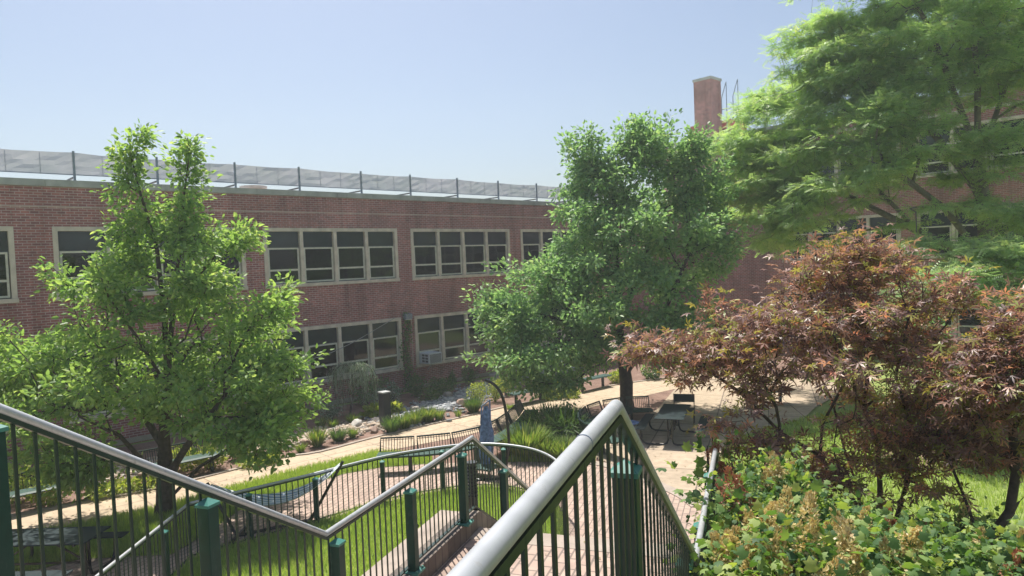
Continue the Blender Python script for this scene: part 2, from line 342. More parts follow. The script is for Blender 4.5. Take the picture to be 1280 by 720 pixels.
struct('plaza_paving', MB().sheet(px([(843,487),(822,511),(800,525),(770,531),(752,547),(745,572),(790,592),(815,603),(870,628)]) + [(6.2, 13.5), (6.4, 17.5), (9.5, 22), (12.5, 25.5), G2(905,464)], 0.004), MAT['plaza'])
pav_up = [(262,665),(309,632),(354,619),(400,602),(430,593),(475,585),(540,580),(600,578),(690,578),(745,580),(790,592),(815,603),(852,620),(872,634)]
struct('paver_ground', MB().sheet([(-13, 9.6), G2(100,700), G2(215,694)] + px(pav_up) + [(4.2, 11.5), (2.0, 5.5), (-12, 5.5)], 0.010), MAT['paver'])
struct('lawn_strip', MB().sheet([(-13, 9.2)] + px([(58,665),(142,648),(200,635),(360,592),(470,566),(540,570),(540,580),(475,585),(430,593),(400,602),(354,619),(309,632),(262,665),(215,694),(100,700)]) + [(-13, 8.6)], 0.016), MAT['lawnbase'])
struct('lawn_patch', MB().sheet(px([(628,578),(632,563),(660,553),(690,548),(725,552),(742,566),(745,580),(690,578)]), 0.016), MAT['lawnbase'])
struct('right_lawn', MB().sheet([(3.4, 9), G2(885,620), G2(900,575), G2(912,552), G2(960,535), G2(1020,520), G2(1080,512), (17, 27), (32, 14), (24, 4), (8, 4)], 0.012), MAT['lawnbase'])
RAILC = [(-5.8,12.1),(-5.42,12.42),(-4.18,13.46),(-2.79,14.68),(-1.5,15.28),(-0.79,15.35),(-0.14,15.1),(0.4,14.6),(0.75,13.8),(0.85,12.8),(0.55,11.35)]
def smooth_poly(P, n=12):
    P = [np.array(p, float) for p in P]; out = []
    Q = [2 * P[0] - P[1]] + P + [2 * P[-1] - P[-2]]
    for i in range(1, len(Q) - 2):
        for j in range(n):
            t = j / n; a, b, c, d = Q[i-1], Q[i], Q[i+1], Q[i+2]
            out.append(0.5 * ((2*b) + (c-a)*t + (2*a-5*b+4*c-d)*t*t + (-a+3*b-3*c+d)*t**3))
    out.append(P[-1]); return out
arc = smooth_poly(RAILC)
inner_lawn = [(p[0], p[1]) for p in arc] + [tuple(S(10.6, -3.75)[:2]), tuple(S(3.5, -3.75)[:2]), (-5.9, 7.5)]
struct('inner_lawn', MB().sheet(inner_lawn, 0.022), MAT['lawnbase'])
# concrete edging band round the paver circle
def band(name, line, w, z0, z1, mat):
    line = [np.array(p[:2], float) for p in line]; L = []; Rr = []
    for i, p in enumerate(line):
        d = line[min(i+1, len(line)-1)] - line[max(i-1, 0)]; d /= np.linalg.norm(d); nn = np.array([-d[1], d[0]])
        L.append(p + nn * w / 2); Rr.append(p - nn * w / 2)
    mb = MB()
    for i in range(len(line) - 1):
        mb.prism([tuple(L[i]), tuple(L[i+1]), tuple(Rr[i+1]), tuple(Rr[i])], z0, z1)
    return struct(name, mb, mat)
band('paver_edging', smooth_poly(px([(690,578),(745,580),(790,592),(815,603),(852,620),(872,634)]), 5), 0.28, -0.02, 0.028, MAT['conc'])
band('path_edging', smooth_poly([(p[0], p[1]) for p in up_w], 3), 0.12, -0.02, 0.03, MAT['conc'])

# creek of stones
creek_c = [(60,606),(150,590),(230,573),(300,563),(352,556),(384,547),(430,537),(477,530),(520,518),(552,505),(590,493),(625,480),(670,467),(720,459)]
cc = smooth_poly([np.array(G2(*p)) for p in creek_c], 10)
band('creek_bed', cc, 1.5, -0.02, -0.003, MAT['gravelbed'])
ico = None
def rock_template(seed, n=1):
    import bmesh
    bm = bmesh.new(); bmesh.ops.create_icosphere(bm, subdivisions=n, radius=1)
    rr = np.random.default_rng(seed); V = np.array([v.co[:] for v in bm.verts]); Fc = np.array([[v.index for v in f.verts] for f in bm.faces]); bm.free()
    for _ in range(4):
        d = rr.normal(size=3); d /= np.linalg.norm(d); k = V @ d; V = V - np.outer(np.clip(k - 0.62, 0, None), d)
    V *= 1 + rr.normal(0, 0.05, (len(V), 1)); return V, Fc
def scatter_rocks(name, pts, sizes, mat, label, zbase=0.0, parent=None):
    T = [rock_template(i) for i in range(5)]; Vs = []; Fs = []; Ts = []; o = 0
    for p, s_ in zip(pts, sizes):
        V, Fc = T[rng.integers(5)]; a = rng.uniform(0, 6.28); c, s2 = math.cos(a), math.sin(a)
        W = V * np.array([1, rng.uniform(0.6, 1), rng.uniform(0.45, 0.75)]) * s_
        W = np.stack([W[:,0]*c - W[:,1]*s2, W[:,0]*s2 + W[:,1]*c, W[:,2]], 1) + np.array([p[0], p[1], zbase + s_ * 0.3])
        Vs.append(W); Fs.append(Fc + o); o += len(V); Ts.append(np.full(len(V), rng.random()))
    ob = fast_mesh(name, np.concatenate(Vs), np.concatenate(Fs), 3, mat, parent, np.concatenate(Ts)); return ob
def stonemat(name, stops):
    m, n, l, p = newmat(name); at = n.new('ShaderNodeAttribute'); at.attribute_name = 'tint'; r = rampnode(n, stops)
    l.new(at.outputs['Fac'], r.inputs[0]); l.new(r.outputs[0], p.inputs['Base Color']); p.inputs['Roughness'].default_value = 0.85; return m
MAT['pebt'] = stonemat('tan_cobble', [(0, (0.30, 0.22, 0.16)), (0.4, (0.48, 0.37, 0.27)), (0.7, (0.58, 0.48, 0.37)), (1, (0.38, 0.36, 0.33))])
MAT['pebg'] = stonemat('grey_cobble', [(0, (0.18, 0.19, 0.20)), (0.5, (0.32, 0.34, 0.36)), (1, (0.50, 0.50, 0.50))])
ccA = np.array(cc)
def creek_pts(i0, i1, n, w):
    out = []
    for _ in range(n):
        f = rng.uniform(i0, i1); i = int(f); t = f - i; i = min(i, len(ccA) - 2)
        p = ccA[i] * (1-t) + ccA[i+1] * t; d = ccA[i+1] - ccA[i]; d /= np.linalg.norm(d)
        out.append(p + np.array([-d[1], d[0]]) * rng.normal(0, w))
    return out
tag(scatter_rocks('tan_stones', creek_pts(0, 78, 2600, 0.42), rng.uniform(0.04, 0.11, 2600), MAT['pebt'], ''), 'tan and pink cobbles along the planting bed', 'stones', kind='stuff')
tag(scatter_rocks('grey_stones', creek_pts(70, len(ccA)-1, 2600, 0.50), rng.uniform(0.04, 0.12, 2600), MAT['pebg'], ''), 'blue grey cobbles filling the dry creek', 'stones', kind='stuff')
def boulder(x, y, s, label, seed, col=None):
    V, Fc = rock_template(seed, 3)
    rr = np.random.default_rng(seed); 
    V = V * np.array([1, 0.75, 0.6]) * s; a = rr.uniform(0, 6.28); c, s2 = math.cos(a), math.sin(a)
    V = np.stack([V[:,0]*c - V[:,1]*s2, V[:,0]*s2 + V[:,1]*c, V[:,2] + s * 0.35], 1) + np.array([x, y, 0])
    o = fast_mesh('boulder', V, Fc, 3, col or MAT['rock']); tag(o, label, 'rock', 'larger rocks in the planting bed')
MAT['rockp'] = simple('pale_boulder', (0.52, 0.49, 0.44), 0.9, var=0.2, bump=0.4, bscale=15)
MAT['rockr'] = simple('reddish_boulder', (0.36, 0.25, 0.20), 0.9, var=0.25, bump=0.4, bscale=15)
for (a, b, s_, lab, c_) in [
    (446,533,0.24,'pale rounded boulder left of the dark bollard among cobbles', 'rockp'),
    (469,527,0.15,'small tan rock just beside the foot of the bollard','rock'),
    (468,540,0.19,'reddish flat rock in front of the dark bollard','rockr'),
    (382,556,0.20,'reddish brown rock nearest the left tree in the planting bed','rockr'),
    (518,514,0.22,'pinkish brown boulder between bollard and grey creek stones','rock'),
    (559,497,0.26,'smooth grey boulder on the upper edge of the grey creek','rock'),
    (578,507,0.26,'long reddish rock on the lower edge of the creek behind the swing pole','rockr'),
    (598,482,0.24,'brown boulder at the far end of the creek by the round shrub','rockr'),
    (620,474,0.34,'flat grey slab rock at the far end of the creek near the wall','rock')]:
    q = G(a, b); boulder(q[0], q[1], s_, lab, a, MAT[c_])

# ------------------------------------------------------------------ brick buildings
def window_proto(n, w=5.5, h=2.1):
    """four-light window, local x along wall, -y outwards, z up from sill"""
    root_mb = MB(); t = 0.13
    root_mb.box((0, -0.035, h - t), (w, 0.16, h)); root_mb.box((-0.02, -0.07, 0), (w + 0.02, 0.16, t * 0.9))
    mod = (w - t) / n
    for i in range(n + 1):
        x = i * mod; root_mb.box((x + (0.002 if i else 0), -0.028 if 0 < i < n else -0.033, t * 0.9), (x + t, 0.16, h - t))
    return root_mb, mod, t
def add_window(parent, x, z, n=4, w=5.5, h=2.1, blinds=(), ajar=()):
    mb, mod, t = window_proto(n, w, h)
    win = mb.build('window', MAT['stone'], parent, local=True, bevel=0.006); win.location = (x, 0, z)
    for i in range(n):
        x0 = i * mod + t; x1 = (i + 1) * mod; zb = t * 0.9; zt = h - t; zm = zb + (zt - zb) * 0.69
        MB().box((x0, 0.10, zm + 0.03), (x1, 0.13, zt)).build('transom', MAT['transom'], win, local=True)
        fr = MB(); e = 0.055; yo = 0.04
        fx0, fx1 = x0 + 0.03, x1 - 0.03
        fr.box((fx0, yo, zb + 0.03), (fx0 + e, yo + 0.05, zm)); fr.box((fx1 - e, yo, zb + 0.03), (fx1, yo + 0.05, zm))
        fr.box((fx0 + e, yo, zm - e), (fx1 - e, yo + 0.05, zm)); fr.box((fx0 + e, yo, zb + 0.03), (fx1 - e, yo + 0.05, zb + 0.03 + e))
        zbar = zb + (zm - zb) * 0.36
        fr.box((fx0 + e, yo - 0.01, zbar), (fx1 - e, yo + 0.05, zbar + e * 1.2))
        fr.build('sash', MAT['sash'], win, local=True)
        gp = MB(); gp.box((fx0 + e, 0.066, zb + 0.03 + e), (fx1 - e, 0.072, zbar)); gp.box((fx0 + e, 0.066, zbar + e * 1.2), (fx1 - e, 0.072, zm - e))
        gp.build('pane', MAT['glass'], win, local=True)
        dk = MB(); dk.box((x0, 0.10, zb), (fx0 + 0.01, 0.14, zm + 0.03)); dk.box((fx1 - 0.01, 0.10, zb), (x1, 0.14, zm + 0.03)); dk.box((fx0 + 0.01, 0.10, zm - 0.01), (fx1 - 0.01, 0.14, zm + 0.03))
        dk.build('inner_frame', MAT['darkframe'], win, local=True)
        if i in blinds:
            MB().box((x0 + 0.02, 0.22, zb + (0.7 if blinds[i] else 0.02)), (x1 - 0.02, 0.225, zt)).build('blind', MAT['blind'], win, local=True)
    return win
def facade(root, x0, x1, ztop, groups, floors, h, w=5.5, thick=0.3, depth=9.0):
    mb = MB(); th = thick
    zs = sorted(floors); edges = sorted(groups)
    cur = x0
    for g in edges:
        mb.box((cur, 0, -0.5), (g, th, ztop)); 
        z = -0.5
        for f in zs:
            mb.box((g, 0, z), (g + w, th, f)); z = f + h
        mb.box((g, 0, z), (g + w, th, ztop)); cur = g + w
    mb.box((cur, 0, -0.5), (x1, th, ztop))
    # side and rear walls
    mb.box((x0, th, -0.5), (x0 + th, depth, ztop)); mb.box((x1 - th, th, -0.5), (x1, depth, ztop)); mb.box((x0 + th, depth - th, -0.5), (x1 - th, depth, ztop))
    mb.build('wall', MAT['brick'], root, local=True)
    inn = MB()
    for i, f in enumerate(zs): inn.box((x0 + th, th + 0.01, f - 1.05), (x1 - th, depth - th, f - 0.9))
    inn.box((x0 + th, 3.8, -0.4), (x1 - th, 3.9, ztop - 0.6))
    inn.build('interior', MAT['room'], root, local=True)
    MB().box((x0 + th, th, ztop - 0.55), (x1 - th, depth - th, ztop - 0.35)).build('roof', MAT['roof'], root, local=True)

bl = thing('brick_building', (W0[0], W0[1], 0), 'long two storey red brick building with rows of four light windows behind the planting bed', 'building', rz=WALLANG)
FL = [0.88, 4.44]
groups = [-24.2, -18.05, -11.65, -5.5, 0.65, 6.86]
facade(bl, -30.0, 18.6, 7.67, groups, FL, 2.1)
bset = {(0.65, 4.44): {0: 0, 1: 1}, (-5.5, 0.88): {2: 1}, (6.86, 4.44): {1: 1}, (-11.65, 4.44): {0: 0, 2: 1}, (-5.5, 4.44): {3: 1}, (-18.05, 4.44): {3: 0}, (0.65, 0.88): {2: 1}}
for g in groups:
    for z in FL:
        add_window(bl, g, z, blinds=bset.get((g, z), {}))
cp = MB(); x = -30.06
while x < 18.6:
    cp.box((x, -0.05, 7.672), (min(x + 1.52, 18.62), 0.40, 7.87)); x += 1.526
cp.build('coping', MAT['coping'], bl, local=True, bevel=0.008)
MB().box((-29.9, -0.012, 7.085), (18.5, 0.0, 7.105)).build('flashing_line', MAT['stone'], bl, local=True)
MB().box((-29.9, -0.035, 0.0), (18.5, -0.002, 0.16)).build('foundation_ledge', MAT['conc'], bl, local=True)

lm = bpy.data.materials.new('tube_light'); lm.use_nodes = True; lp0 = lm.node_tree.nodes['Principled BSDF']; lp0.inputs['Emission Color'].default_value = (1, .78, .55, 1); lp0.inputs['Emission Strength'].default_value = 9
for (lx_, ly_) in ((4.1, 1.4), (5.0, 1.4)): MB().box((lx_, ly_, 6.05), (lx_ + .55, ly_ + .12, 6.10)).build('ceiling_light', lm, bl, local=True)
# rooftop screen
scr = thing('rooftop_screen', (W0[0], W0[1], 7.87), 'translucent grey mesh screen on posts along the roof edge of the long building', 'screen', rz=WALLANG)
posts_a = [-20.6, -18.2, -15.8, -13.4, -10.96, -8.7, -6.25, -3.93, -1.37, 0.93, 3.4, 5.8, 8.3, 10.7, 13.1]
ys = 0.28
for i, a in enumerate(posts_a):
    MB().beam((a, ys - 0.04, -0.05), (a, ys - 0.04, 0.885), 0.06, 0.05).build('post', MAT['steelpost'], scr, local=True)
    MB().beam((a, ys, 0.13), (a, ys + 1.3, 0.13), 0.05, 0.05).beam((a, ys + 1.27, 0.10), (a, ys + 1.27, -0.3), 0.05, 0.05).build('brace', MAT['darkframe'], scr, local=True)
for i in range(len(posts_a) - 1):
    a, b = posts_a[i] , posts_a[i+1]; mb = MB(); N = 10; rows = 5; vs_ = []
    zt0 = 0.85 + 0.02 * math.sin(i * 2.1) - 0.004 * i; zt1 = 0.85 + 0.02 * math.sin((i + 1) * 2.1) - 0.004 * (i + 1)
    for r_ in range(rows + 1):
        for c_ in range(N + 1):
            t = c_ / N; top = zt0 * (1-t) + zt1 * t - 0.03 * math.sin(math.pi * t)
            z = 0.2 + (top - 0.2) * r_ / rows
            y = ys + 0.035 * math.sin(t * 9 + i) * math.sin(r_ / rows * 3.0) + 0.02 * rng.normal()
            vs_.append((a + (b - a) * t, y, z))
    fs_ = [(r_*(N+1)+c_, r_*(N+1)+c_+1, (r_+1)*(N+1)+c_+1, (r_+1)*(N+1)+c_) for r_ in range(rows) for c_ in range(N)]
    mb.add(vs_, fs_).build('mesh_panel', MAT['screen'], scr, local=True)
    MB().tube([(a, ys - 0.01, 0.2), (b, ys - 0.01, 0.2)], 0.016, 6).build('lower_rail', MAT['steelpost'], scr, local=True)
    for f_ in (0.33, 0.66):
        x_ = a + (b - a) * f_
        MB().tube([(x_, ys - 0.02, 0.2), (x_, ys - 0.02, 0.79)], 0.008, 5).build('stiffener', MAT['steelpost'], scr, local=True)
vent = thing('roof_vent', (*WL(-5.05, -1.6), 7.3), 'low brown roof vent showing under the rooftop screen', 'vent', rz=WALLANG)
MB().tube([(0, 0, 0), (0, 0, 0.75)], 0.42, 20).build('vent_body', simple('vent_metal', (0.42, 0.33, 0.28), 0.6), vent, local=True, smooth=True)
MB().tube([(0, 0, 0.752), (0, 0, 0.84)], 0.48, 20).build('vent_cap', simple('vent_cap_metal', (0.5, 0.45, 0.42), 0.6), vent, local=True, smooth=True)

# air conditioner in the lower window
ac = thing('air_conditioner', (*WL(1.18, 0.0), 1.02), 'white window air conditioner sticking out of the lower window beside the vine', 'air conditioner', rz=WALLANG)
MB().box((-0.33, -0.62, 0), (0.33, 0.06, 0.44)).build('housing', MAT['plastic'], ac, local=True, bevel=0.02)
MB().box((-0.28, -0.63, 0.05), (0.28, -0.622, 0.39)).build('grille', MAT['darkframe'], ac, local=True)
lv = MB()
for k in range(8): lv.box((-0.28, -0.642, 0.07 + k * 0.04), (0.28, -0.631, 0.082 + k * 0.04))
lv.build('louvre', MAT['plastic'], ac, local=True)
sv = MB()
for k in range(2):
    for j in range(3): sv.box((-0.338, -0.55 + k * 0.22, 0.07 + j * 0.12), (-0.331, -0.38 + k * 0.22, 0.15 + j * 0.12))
sv.build('side_vent', MAT['darkframe'], ac, local=True)
MB().tube([(-0.1, -0.5, -0.005), (-0.05, -0.1, -0.28)], 0.012, 6).build('bracket', MAT['plastic'], ac, local=True)
fx = thing('wall_light', (*WL(0.33, 0.0), 3.0), 'small dark wall light on the brick pier between two lower windows', 'light', rz=WALLANG)
MB().box((-0.24, -0.22, -0.1), (0.1, 0.0, 0.12)).build('housing', MAT['steelpost'], fx, local=True, bevel=0.02)
MB().box((-0.2, -0.2, -0.125), (0.06, -0.03, -0.102)).build('lens', MAT['plastic'], fx, local=True)
MB().tube([(0.16, -0.02, -0.1), (0.16, -0.02, -2.0)], 0.014, 6).build('conduit', MAT['stone'], fx, local=True)
cb = MB(); P0 = np.array([*WL(-5.6, 0.12), 1.75]); P1 = np.array([*WL(-0.35, 0.12), 3.0])
pts = [P0 * (1-t) + P1 * t - np.array([0, 0, 0.45 * math.sin(math.pi * t) * (1 - t * 0.4)]) for t in np.linspace(0, 1, 14)]
tag(cb.tube(pts, 0.014, 5).build('cable', simple('grey_cable', (0.35, 0.35, 0.35), 0.6)), 'thin grey cable sagging across the lower windows', 'cable')

# right hand building
RB = np.array([18.1, 31.0]); RANG = math.atan2(-0.727, 0.687)
br_ = thing('brick_building', (RB[0], RB[1], 0), 'three storey red brick building half hidden behind the large feathery tree on the right', 'building', rz=RANG)
FR = [0.88, 4.44, 8.0]; gR = [-6.15, 0.0, 6.15]
facade(br_, -13.2, 14.0, 11.2, gR, FR, 2.1)
for g in gR:
    for z in FR: add_window(br_, g, z)
cp = MB(); x = -13.25
while x < 14: cp.box((x, -0.06, 11.202), (min(x + 1.52, 14.05), 0.42, 11.42)); x += 1.526
cp.box((-13.25, 0.425, 11.202), (-12.85, 9.05, 11.42))
cp.build('coping', MAT['coping'], br_, local=True, bevel=0.008)
MB().box((-13.1, -0.03, 10.55), (13.9, 0.0, 10.68)).build('stone_band', MAT['stone'], br_, local=True)
# chimney and roof house
c0 = AT(890, 160, 45)
ch = thing('chimney', (c0[0], c0[1], 10.8), 'square brick chimney with a concrete cap rising above the treetops', 'chimney', rz=RANG)
MB().box((-1.25, 0, 0), (0, 1.25, 5.45)).build('shaft', MAT['brick'], ch, local=True)
MB().box((-1.29, -0.05, 5.452), (0.05, 1.3, 5.62)).build('cap', MAT['coping'], ch, local=True)
c1 = AT(871, 165, 47.5)
ph = thing('roof_house', (c1[0], c1[1], 10.8), 'low red clad roof house at the foot of the chimney', 'roof house', rz=RANG)
MB().box((-0.4, 0, 0), (2.5, 2.0, 2.4)).build('wall', MAT['brick'], ph, local=True)
MB().box((-0.45, -0.06, 2.402), (2.55, 2.05, 2.95)).build('fascia', MAT['redpanel'], ph, local=True)
c2 = AT(908, 120, 45)
an = thing('roof_ladder', (c2[0], c2[1], 12.0), 'thin blue grey metal ladder hoops beside the chimney', 'ladder', rz=RANG)
lb = MB()
for k in (0, 0.8): lb.tube([(k, 0, 0), (k, 0, 4.0), (k - 0.35, 0, 3.0), (k - 0.35, 0, 2.0)], 0.03, 6)
lb.build('rail', MAT['steelpost'], an, local=True)
MB().tube([(-0.4, 0, 2.3), (1.2, 0, 2.3)], 0.03, 6).build('crossbar', MAT['steelpost'], an, local=True)

# ------------------------------------------------------------------ staircase
ZU, ZM = 3.42, 1.80
sx0, sx1, sx2, sx3 = 2.17, 4.76, 7.72, 10.7
tl_, tr_ = -3.20, -0.47
st = thing('staircase', S(6, -1.8, 0), 'brick paved outdoor staircase running down from the terrace to the courtyard', 'staircase')
def sp(s0, s1, t0, t1): return [tuple(S(s0, t0)[:2]), tuple(S(s1, t0)[:2]), tuple(S(s1, t1)[:2]), tuple(S(s0, t1)[:2])]
MB().prism(sp(-5, sx0, tl_, tr_), 0.1, ZU).prism(sp(-5, 0.55, tr_, 4.0), 0.1, ZU - 0.002).build('upper_landing', MAT['paver'], st)
MB().prism(sp(sx1, sx2 - 0.35, tl_, tr_), 0.1, ZM).build('middle_landing', MAT['paver'], st)
MB().prism(sp(sx2 - 0.348, sx2, tl_, tr_), 0.1, ZM + 0.004).build('landing_nosing', MAT['conc'], st)
stp = MB(); n1 = 10
for i in range(1, n1):
    a = sx0 + (sx1 - sx0) * (i - 1) / (n1 - 1) ; b = sx0 + (sx1 - sx0) * i / (n1 - 1)
    stp.prism(sp(a, b - 0.001, tl_, tr_), 0.1, ZU - (ZU - ZM) * i / n1)
n2 = 11
for i in range(1, n2):
    a = sx2 + (sx3 - sx2) * (i - 1) / (n2 - 1); b = sx2 + (sx3 - sx2) * i / (n2 - 1)
    stp.prism(sp(a + 0.001, b - 0.001, tl_, tr_), -0.02, ZM - ZM * i / n2)
stp.build('step', MAT['step'], st)
def railz(kind, s):
    """handrail centre height along the stair"""
    if kind == 'L': br = [(-5, 4.455), (2.17, 4.455), (4.66, 2.9), (7.74, 2.9), (10.75, 1.02)]
    else: br = [(-5, 4.53), (2.17, 4.53), (4.87, 2.9), (7.68, 2.9), (10.7, 1.02)]
    for (a, za), (b, zb) in zip(br, br[1:]):
        if s <= b: return za + (zb - za) * (s - a) / (b - a)
    return br[-1][1]
CURB = 0.90
def sidewall(kind, t0, t1, s_list, name, mat, zoff=0.0):
    mb = MB()
    for a, b in zip(s_list, s_list[1:]):
        za = railz(kind, a) - CURB + zoff; zb = railz(kind, b) - CURB + zoff
        P = [S(a, t0, -0.05), S(b, t0, -0.05), S(b, t1, -0.05), S(a, t1, -0.05), S(a, t0, za), S(b, t0, zb), S(b, t1, zb), S(a, t1, za)]
        mb.add(P, [(0,1,2,3)[::-1] if False else (3,2,1,0),(4,5,6,7),(0,1,5,4),(1,2,6,5),(2,3,7,6),(3,0,4,7)])
    return mb
wl_ = thing('stair_wall', S(6, -3.4, 0), 'low masonry wall with sloping top under the left stair railing', 'wall')
sl = [-5, 2.17, 4.66, 7.74, 10.75]
sidewall('L', -3.20, -3.42, sl, 'kerb', None).build('masonry_face', MAT['stonewall'], wl_)
sidewall('L', -3.422, -3.72, sl, 'kerb', None, -0.03).build('concrete_ledge', MAT['conc'], wl_)
wr_ = thing('stair_wall', S(6, -0.4, 0), 'low masonry wall under the right stair railing beside the hydrangeas', 'wall')
sidewall('R', -0.47, -0.20, [-0.2, 2.17, 4.87, 7.68, 10.7], 'kerb', None).build('masonry_face', MAT['stonewall'], wr_)

def ring(mb, p, d, r, w):
    d = np.array(d, float); d /= np.linalg.norm(d); mb.tube([p - d * w / 2, p + d * w / 2], r, 20)
def post_mesh(mb_post, mb_cap, base, top_z, ang, w=0.088, capmat=None):
    c, s_ = math.cos(ang), math.sin(ang); h = w / 2
    def q(dx, dy, z): return (base[0] + dx * c - dy * s_, base[1] + dx * s_ + dy * c, z)
    b = base[2]
    vs_ = [q(-h,-h,b), q(h,-h,b), q(h,h,b), q(-h,h,b), q(-h,-h,top_z), q(h,-h,top_z), q(h,h,top_z), q(-h,h,top_z)]
    mb_post.add(vs_, [(3,2,1,0),(4,5,6,7),(0,1,5,4),(1,2,6,5),(2,3,7,6),(3,0,4,7)])
    h2 = h + 0.008; t = top_z + 0.002
    vs_ = [q(-h2,-h2,t), q(h2,-h2,t), q(h2,h2,t), q(-h2,h2,t), q(-h2,-h2,t+.018), q(h2,-h2,t+.018), q(h2,h2,t+.018), q(-h2,h2,t+.018), q(0,0,t+.055)]
    mb_cap.add(vs_, [(3,2,1,0),(0,1,5,4),(1,2,6,5),(2,3,7,6),(3,0,4,7),(4,5,8),(5,6,8),(6,7,8),(7,4,8)])
MAT['cap'] = simple('green_cap', (0.05, 0.21, 0.17), 0.45)
def railing(label, line, posts, bar_gap, height=0.86, r=0.024, ang=0.0, drop=0.12, group=None, barw=0.0135, name='stair_railing'):
    """line: 3-D polyline of the handrail centre; posts: [(point on line, base z)]"""
    line = [np.array(p, float) for p in line]
    root = thing(name, (line[0][0], line[0][1], line[0][2] - 1), label, 'railing', group)
    MB().tube(line, r, 20).build('handrail', MAT['steel'], root, smooth=True)
    low = [p - np.array([0, 0, r + 0.012]) for p in line]; bot = [p - np.array([0, 0, height]) for p in line]
    mb = MB()
    for a, b in zip(low, low[1:]): mb.beam(a, b, 0.034, 0.022)
    mb.build('top_bar', MAT['darkgreen'], root)
    mb = MB()
    for a, b in zip(bot, bot[1:]): mb.beam(a, b, 0.036, 0.016)
    mb.build('bottom_bar', MAT['darkgreen'], root)
    seg = [np.linalg.norm((b - a)[:2]) for a, b in zip(line, line[1:])]; tot = sum(seg); d = bar_gap * 0.6; proto = None; k = 0; acc = 0; nb = 0
    while d < tot:
        while d > acc + seg[k]: acc += seg[k]; k += 1
        t = (d - acc) / seg[k]; p = line[k] * (1 - t) + line[k+1] * t; u_ = line[k+1] - line[k]; u_[2] = 0
        hh = barw / 2
        m = MB().beam((0, 0, -height + 0.004), (0, 0, -r - 0.014), barw * 1.25, barw * 0.62)
        if proto is None: proto = m.build('baluster', MAT['darkgreen'], root, local=True); c = proto
        else: c = proto.copy(); COL.objects.link(c)
        c.parent = root; c.location = tuple(p - ORG[root.name]); c.rotation_euler = (0, 0, math.atan2(u_[1], u_[0]))
        d += bar_gap; nb += 1
    for (p, bz) in posts:
        a = MB(); b = MB(); post_mesh(a, b, (p[0], p[1], bz), p[2] - drop, ang)
        po = a.build('post', MAT['green'], root, bevel=0.004)
        bp = MB(); c_, s_ = math.cos(ang), math.sin(ang); hw = .085
        bp.prism([(p[0] + dx * c_ - dy * s_, p[1] + dx * s_ + dy * c_) for dx, dy in ((-hw,-hw),(hw,-hw),(hw,hw),(-hw,hw))], bz + .002, bz + .022)
        for dx, dy in ((-.066,-.066),(.066,-.066),(.066,.066),(-.066,.066)):
            cx_, cy_ = p[0] + dx * c_ - dy * s_, p[1] + dx * s_ + dy * c_; bp.tube([(cx_, cy_, bz + .023), (cx_, cy_, bz + .042)], .011, 6)
        bp.build('base_plate', MAT['cap'], po); ca = b.build('post_cap', MAT['cap'], po, local=False)
    return root
SA = math.atan2(US[1], US[0])
def RP(kind, s, t): return S(s, t, railz(kind, s))
tL = -3.26; tR = -0.417
lineL = [RP('L', s, tL) for s in (1.2, 2.17, 4.66, 7.74, 10.75)]
lineR = [RP('R', s, tR) for s in (0.35, 2.17, 4.87, 7.68, 10.1)]
railing('silver handrail with green bars down the left side of the staircase', lineL,
        [(RP('L', s, tL + 0.035), railz('L', s) - CURB - 0.01) for s in (2.14, 3.40, 4.76, 6.04, 7.33, 8.69, 9.95)], 0.101, ang=SA, height=0.85)
rR = railing('close silver handrail with dark bars on the right side of the staircase, nearest the viewer', lineR,
        [(RP('R', s, tR - 0.035), railz('R', s) - CURB - 0.01) for s in (0.95, 2.50, 4.47, 5.75, 7.1, 8.6)], 0.101, ang=SA, drop=0.12, height=0.86)
mb = MB(); ring(mb, RP('R', 1.72, tR), np.append(US, 0), 0.0252, 0.004); mb.build('joint_ring', MAT['steelpost'], rR, smooth=True)
arc3 = [np.array([p[0], p[1], 1.0]) for p in arc]
def near_arc(pxx):
    best = min(arc3, key=lambda p: abs(((p - CAM) @ rgt) / ((p - CAM) @ fwd) * F + 640 - pxx)); return best
inn = np.array([-2.2, 12.2])
def inset(p, d=0.07):
    v = inn - p[:2]; v /= np.linalg.norm(v); return np.array([p[0] + v[0] * d, p[1] + v[1] * d, p[2]])
def ap(pxx): q = inset(near_arc(pxx)); return (q, 0.0)
railing('curved silver topped railing sweeping round the small inner lawn', arc3[::2], [ap(x) for x in (303, 395, 474, 552, 631)], 0.118, height=0.92, r=0.026, drop=0.10, name='curved_railing', barw=0.015)
stl = [np.array([-5.82, 12.1, 1.0]), np.array([-5.75, 9.43, 1.0]), np.array([-5.7, 7.6, 1.0])]
railing('straight silver topped railing running toward the viewer behind the left handrail', stl, [(np.array([-5.72, 11.0, 1.0]), 0.0), (np.array([-5.68, 9.0, 1.0]), 0.0)], 0.112, height=0.92, r=0.026, drop=0.10, name='lawn_railing', barw=0.015)

# ------------------------------------------------------------------ bank on the right
def bank_h(s, t):
    h = 3.1 - 0.30 * (s - 0.8) ; h = min(h, 3.05)
    h *= max(0.0, min(1.0, (8.5 - t) / 5.0)) if t > 3.5 else 1.0
    return max(h, -0.05)
gv = []; gf = []; NS, NT = 46, 50
for i in range(NS + 1):
    for j in range(NT + 1):
        s_ = 0.60 + i * 11.6 / NS; t_ = -0.19 + j * 11.0 / NT
        gv.append(S(s_, t_, bank_h(s_, t_) + 0.05 * math.sin(s_ * 2.3 + t_) * math.cos(t_ * 1.9) - 0.02))
for i in range(NS):
    for j in range(NT):
        a = i * (NT + 1) + j; gf.append((a, a + NT + 1, a + NT + 2, a + 1)[::-1])
mb = MB().add(gv, gf); o = mb.build('bank', MAT['mulch'], smooth=True); tag(o, kind='structure')

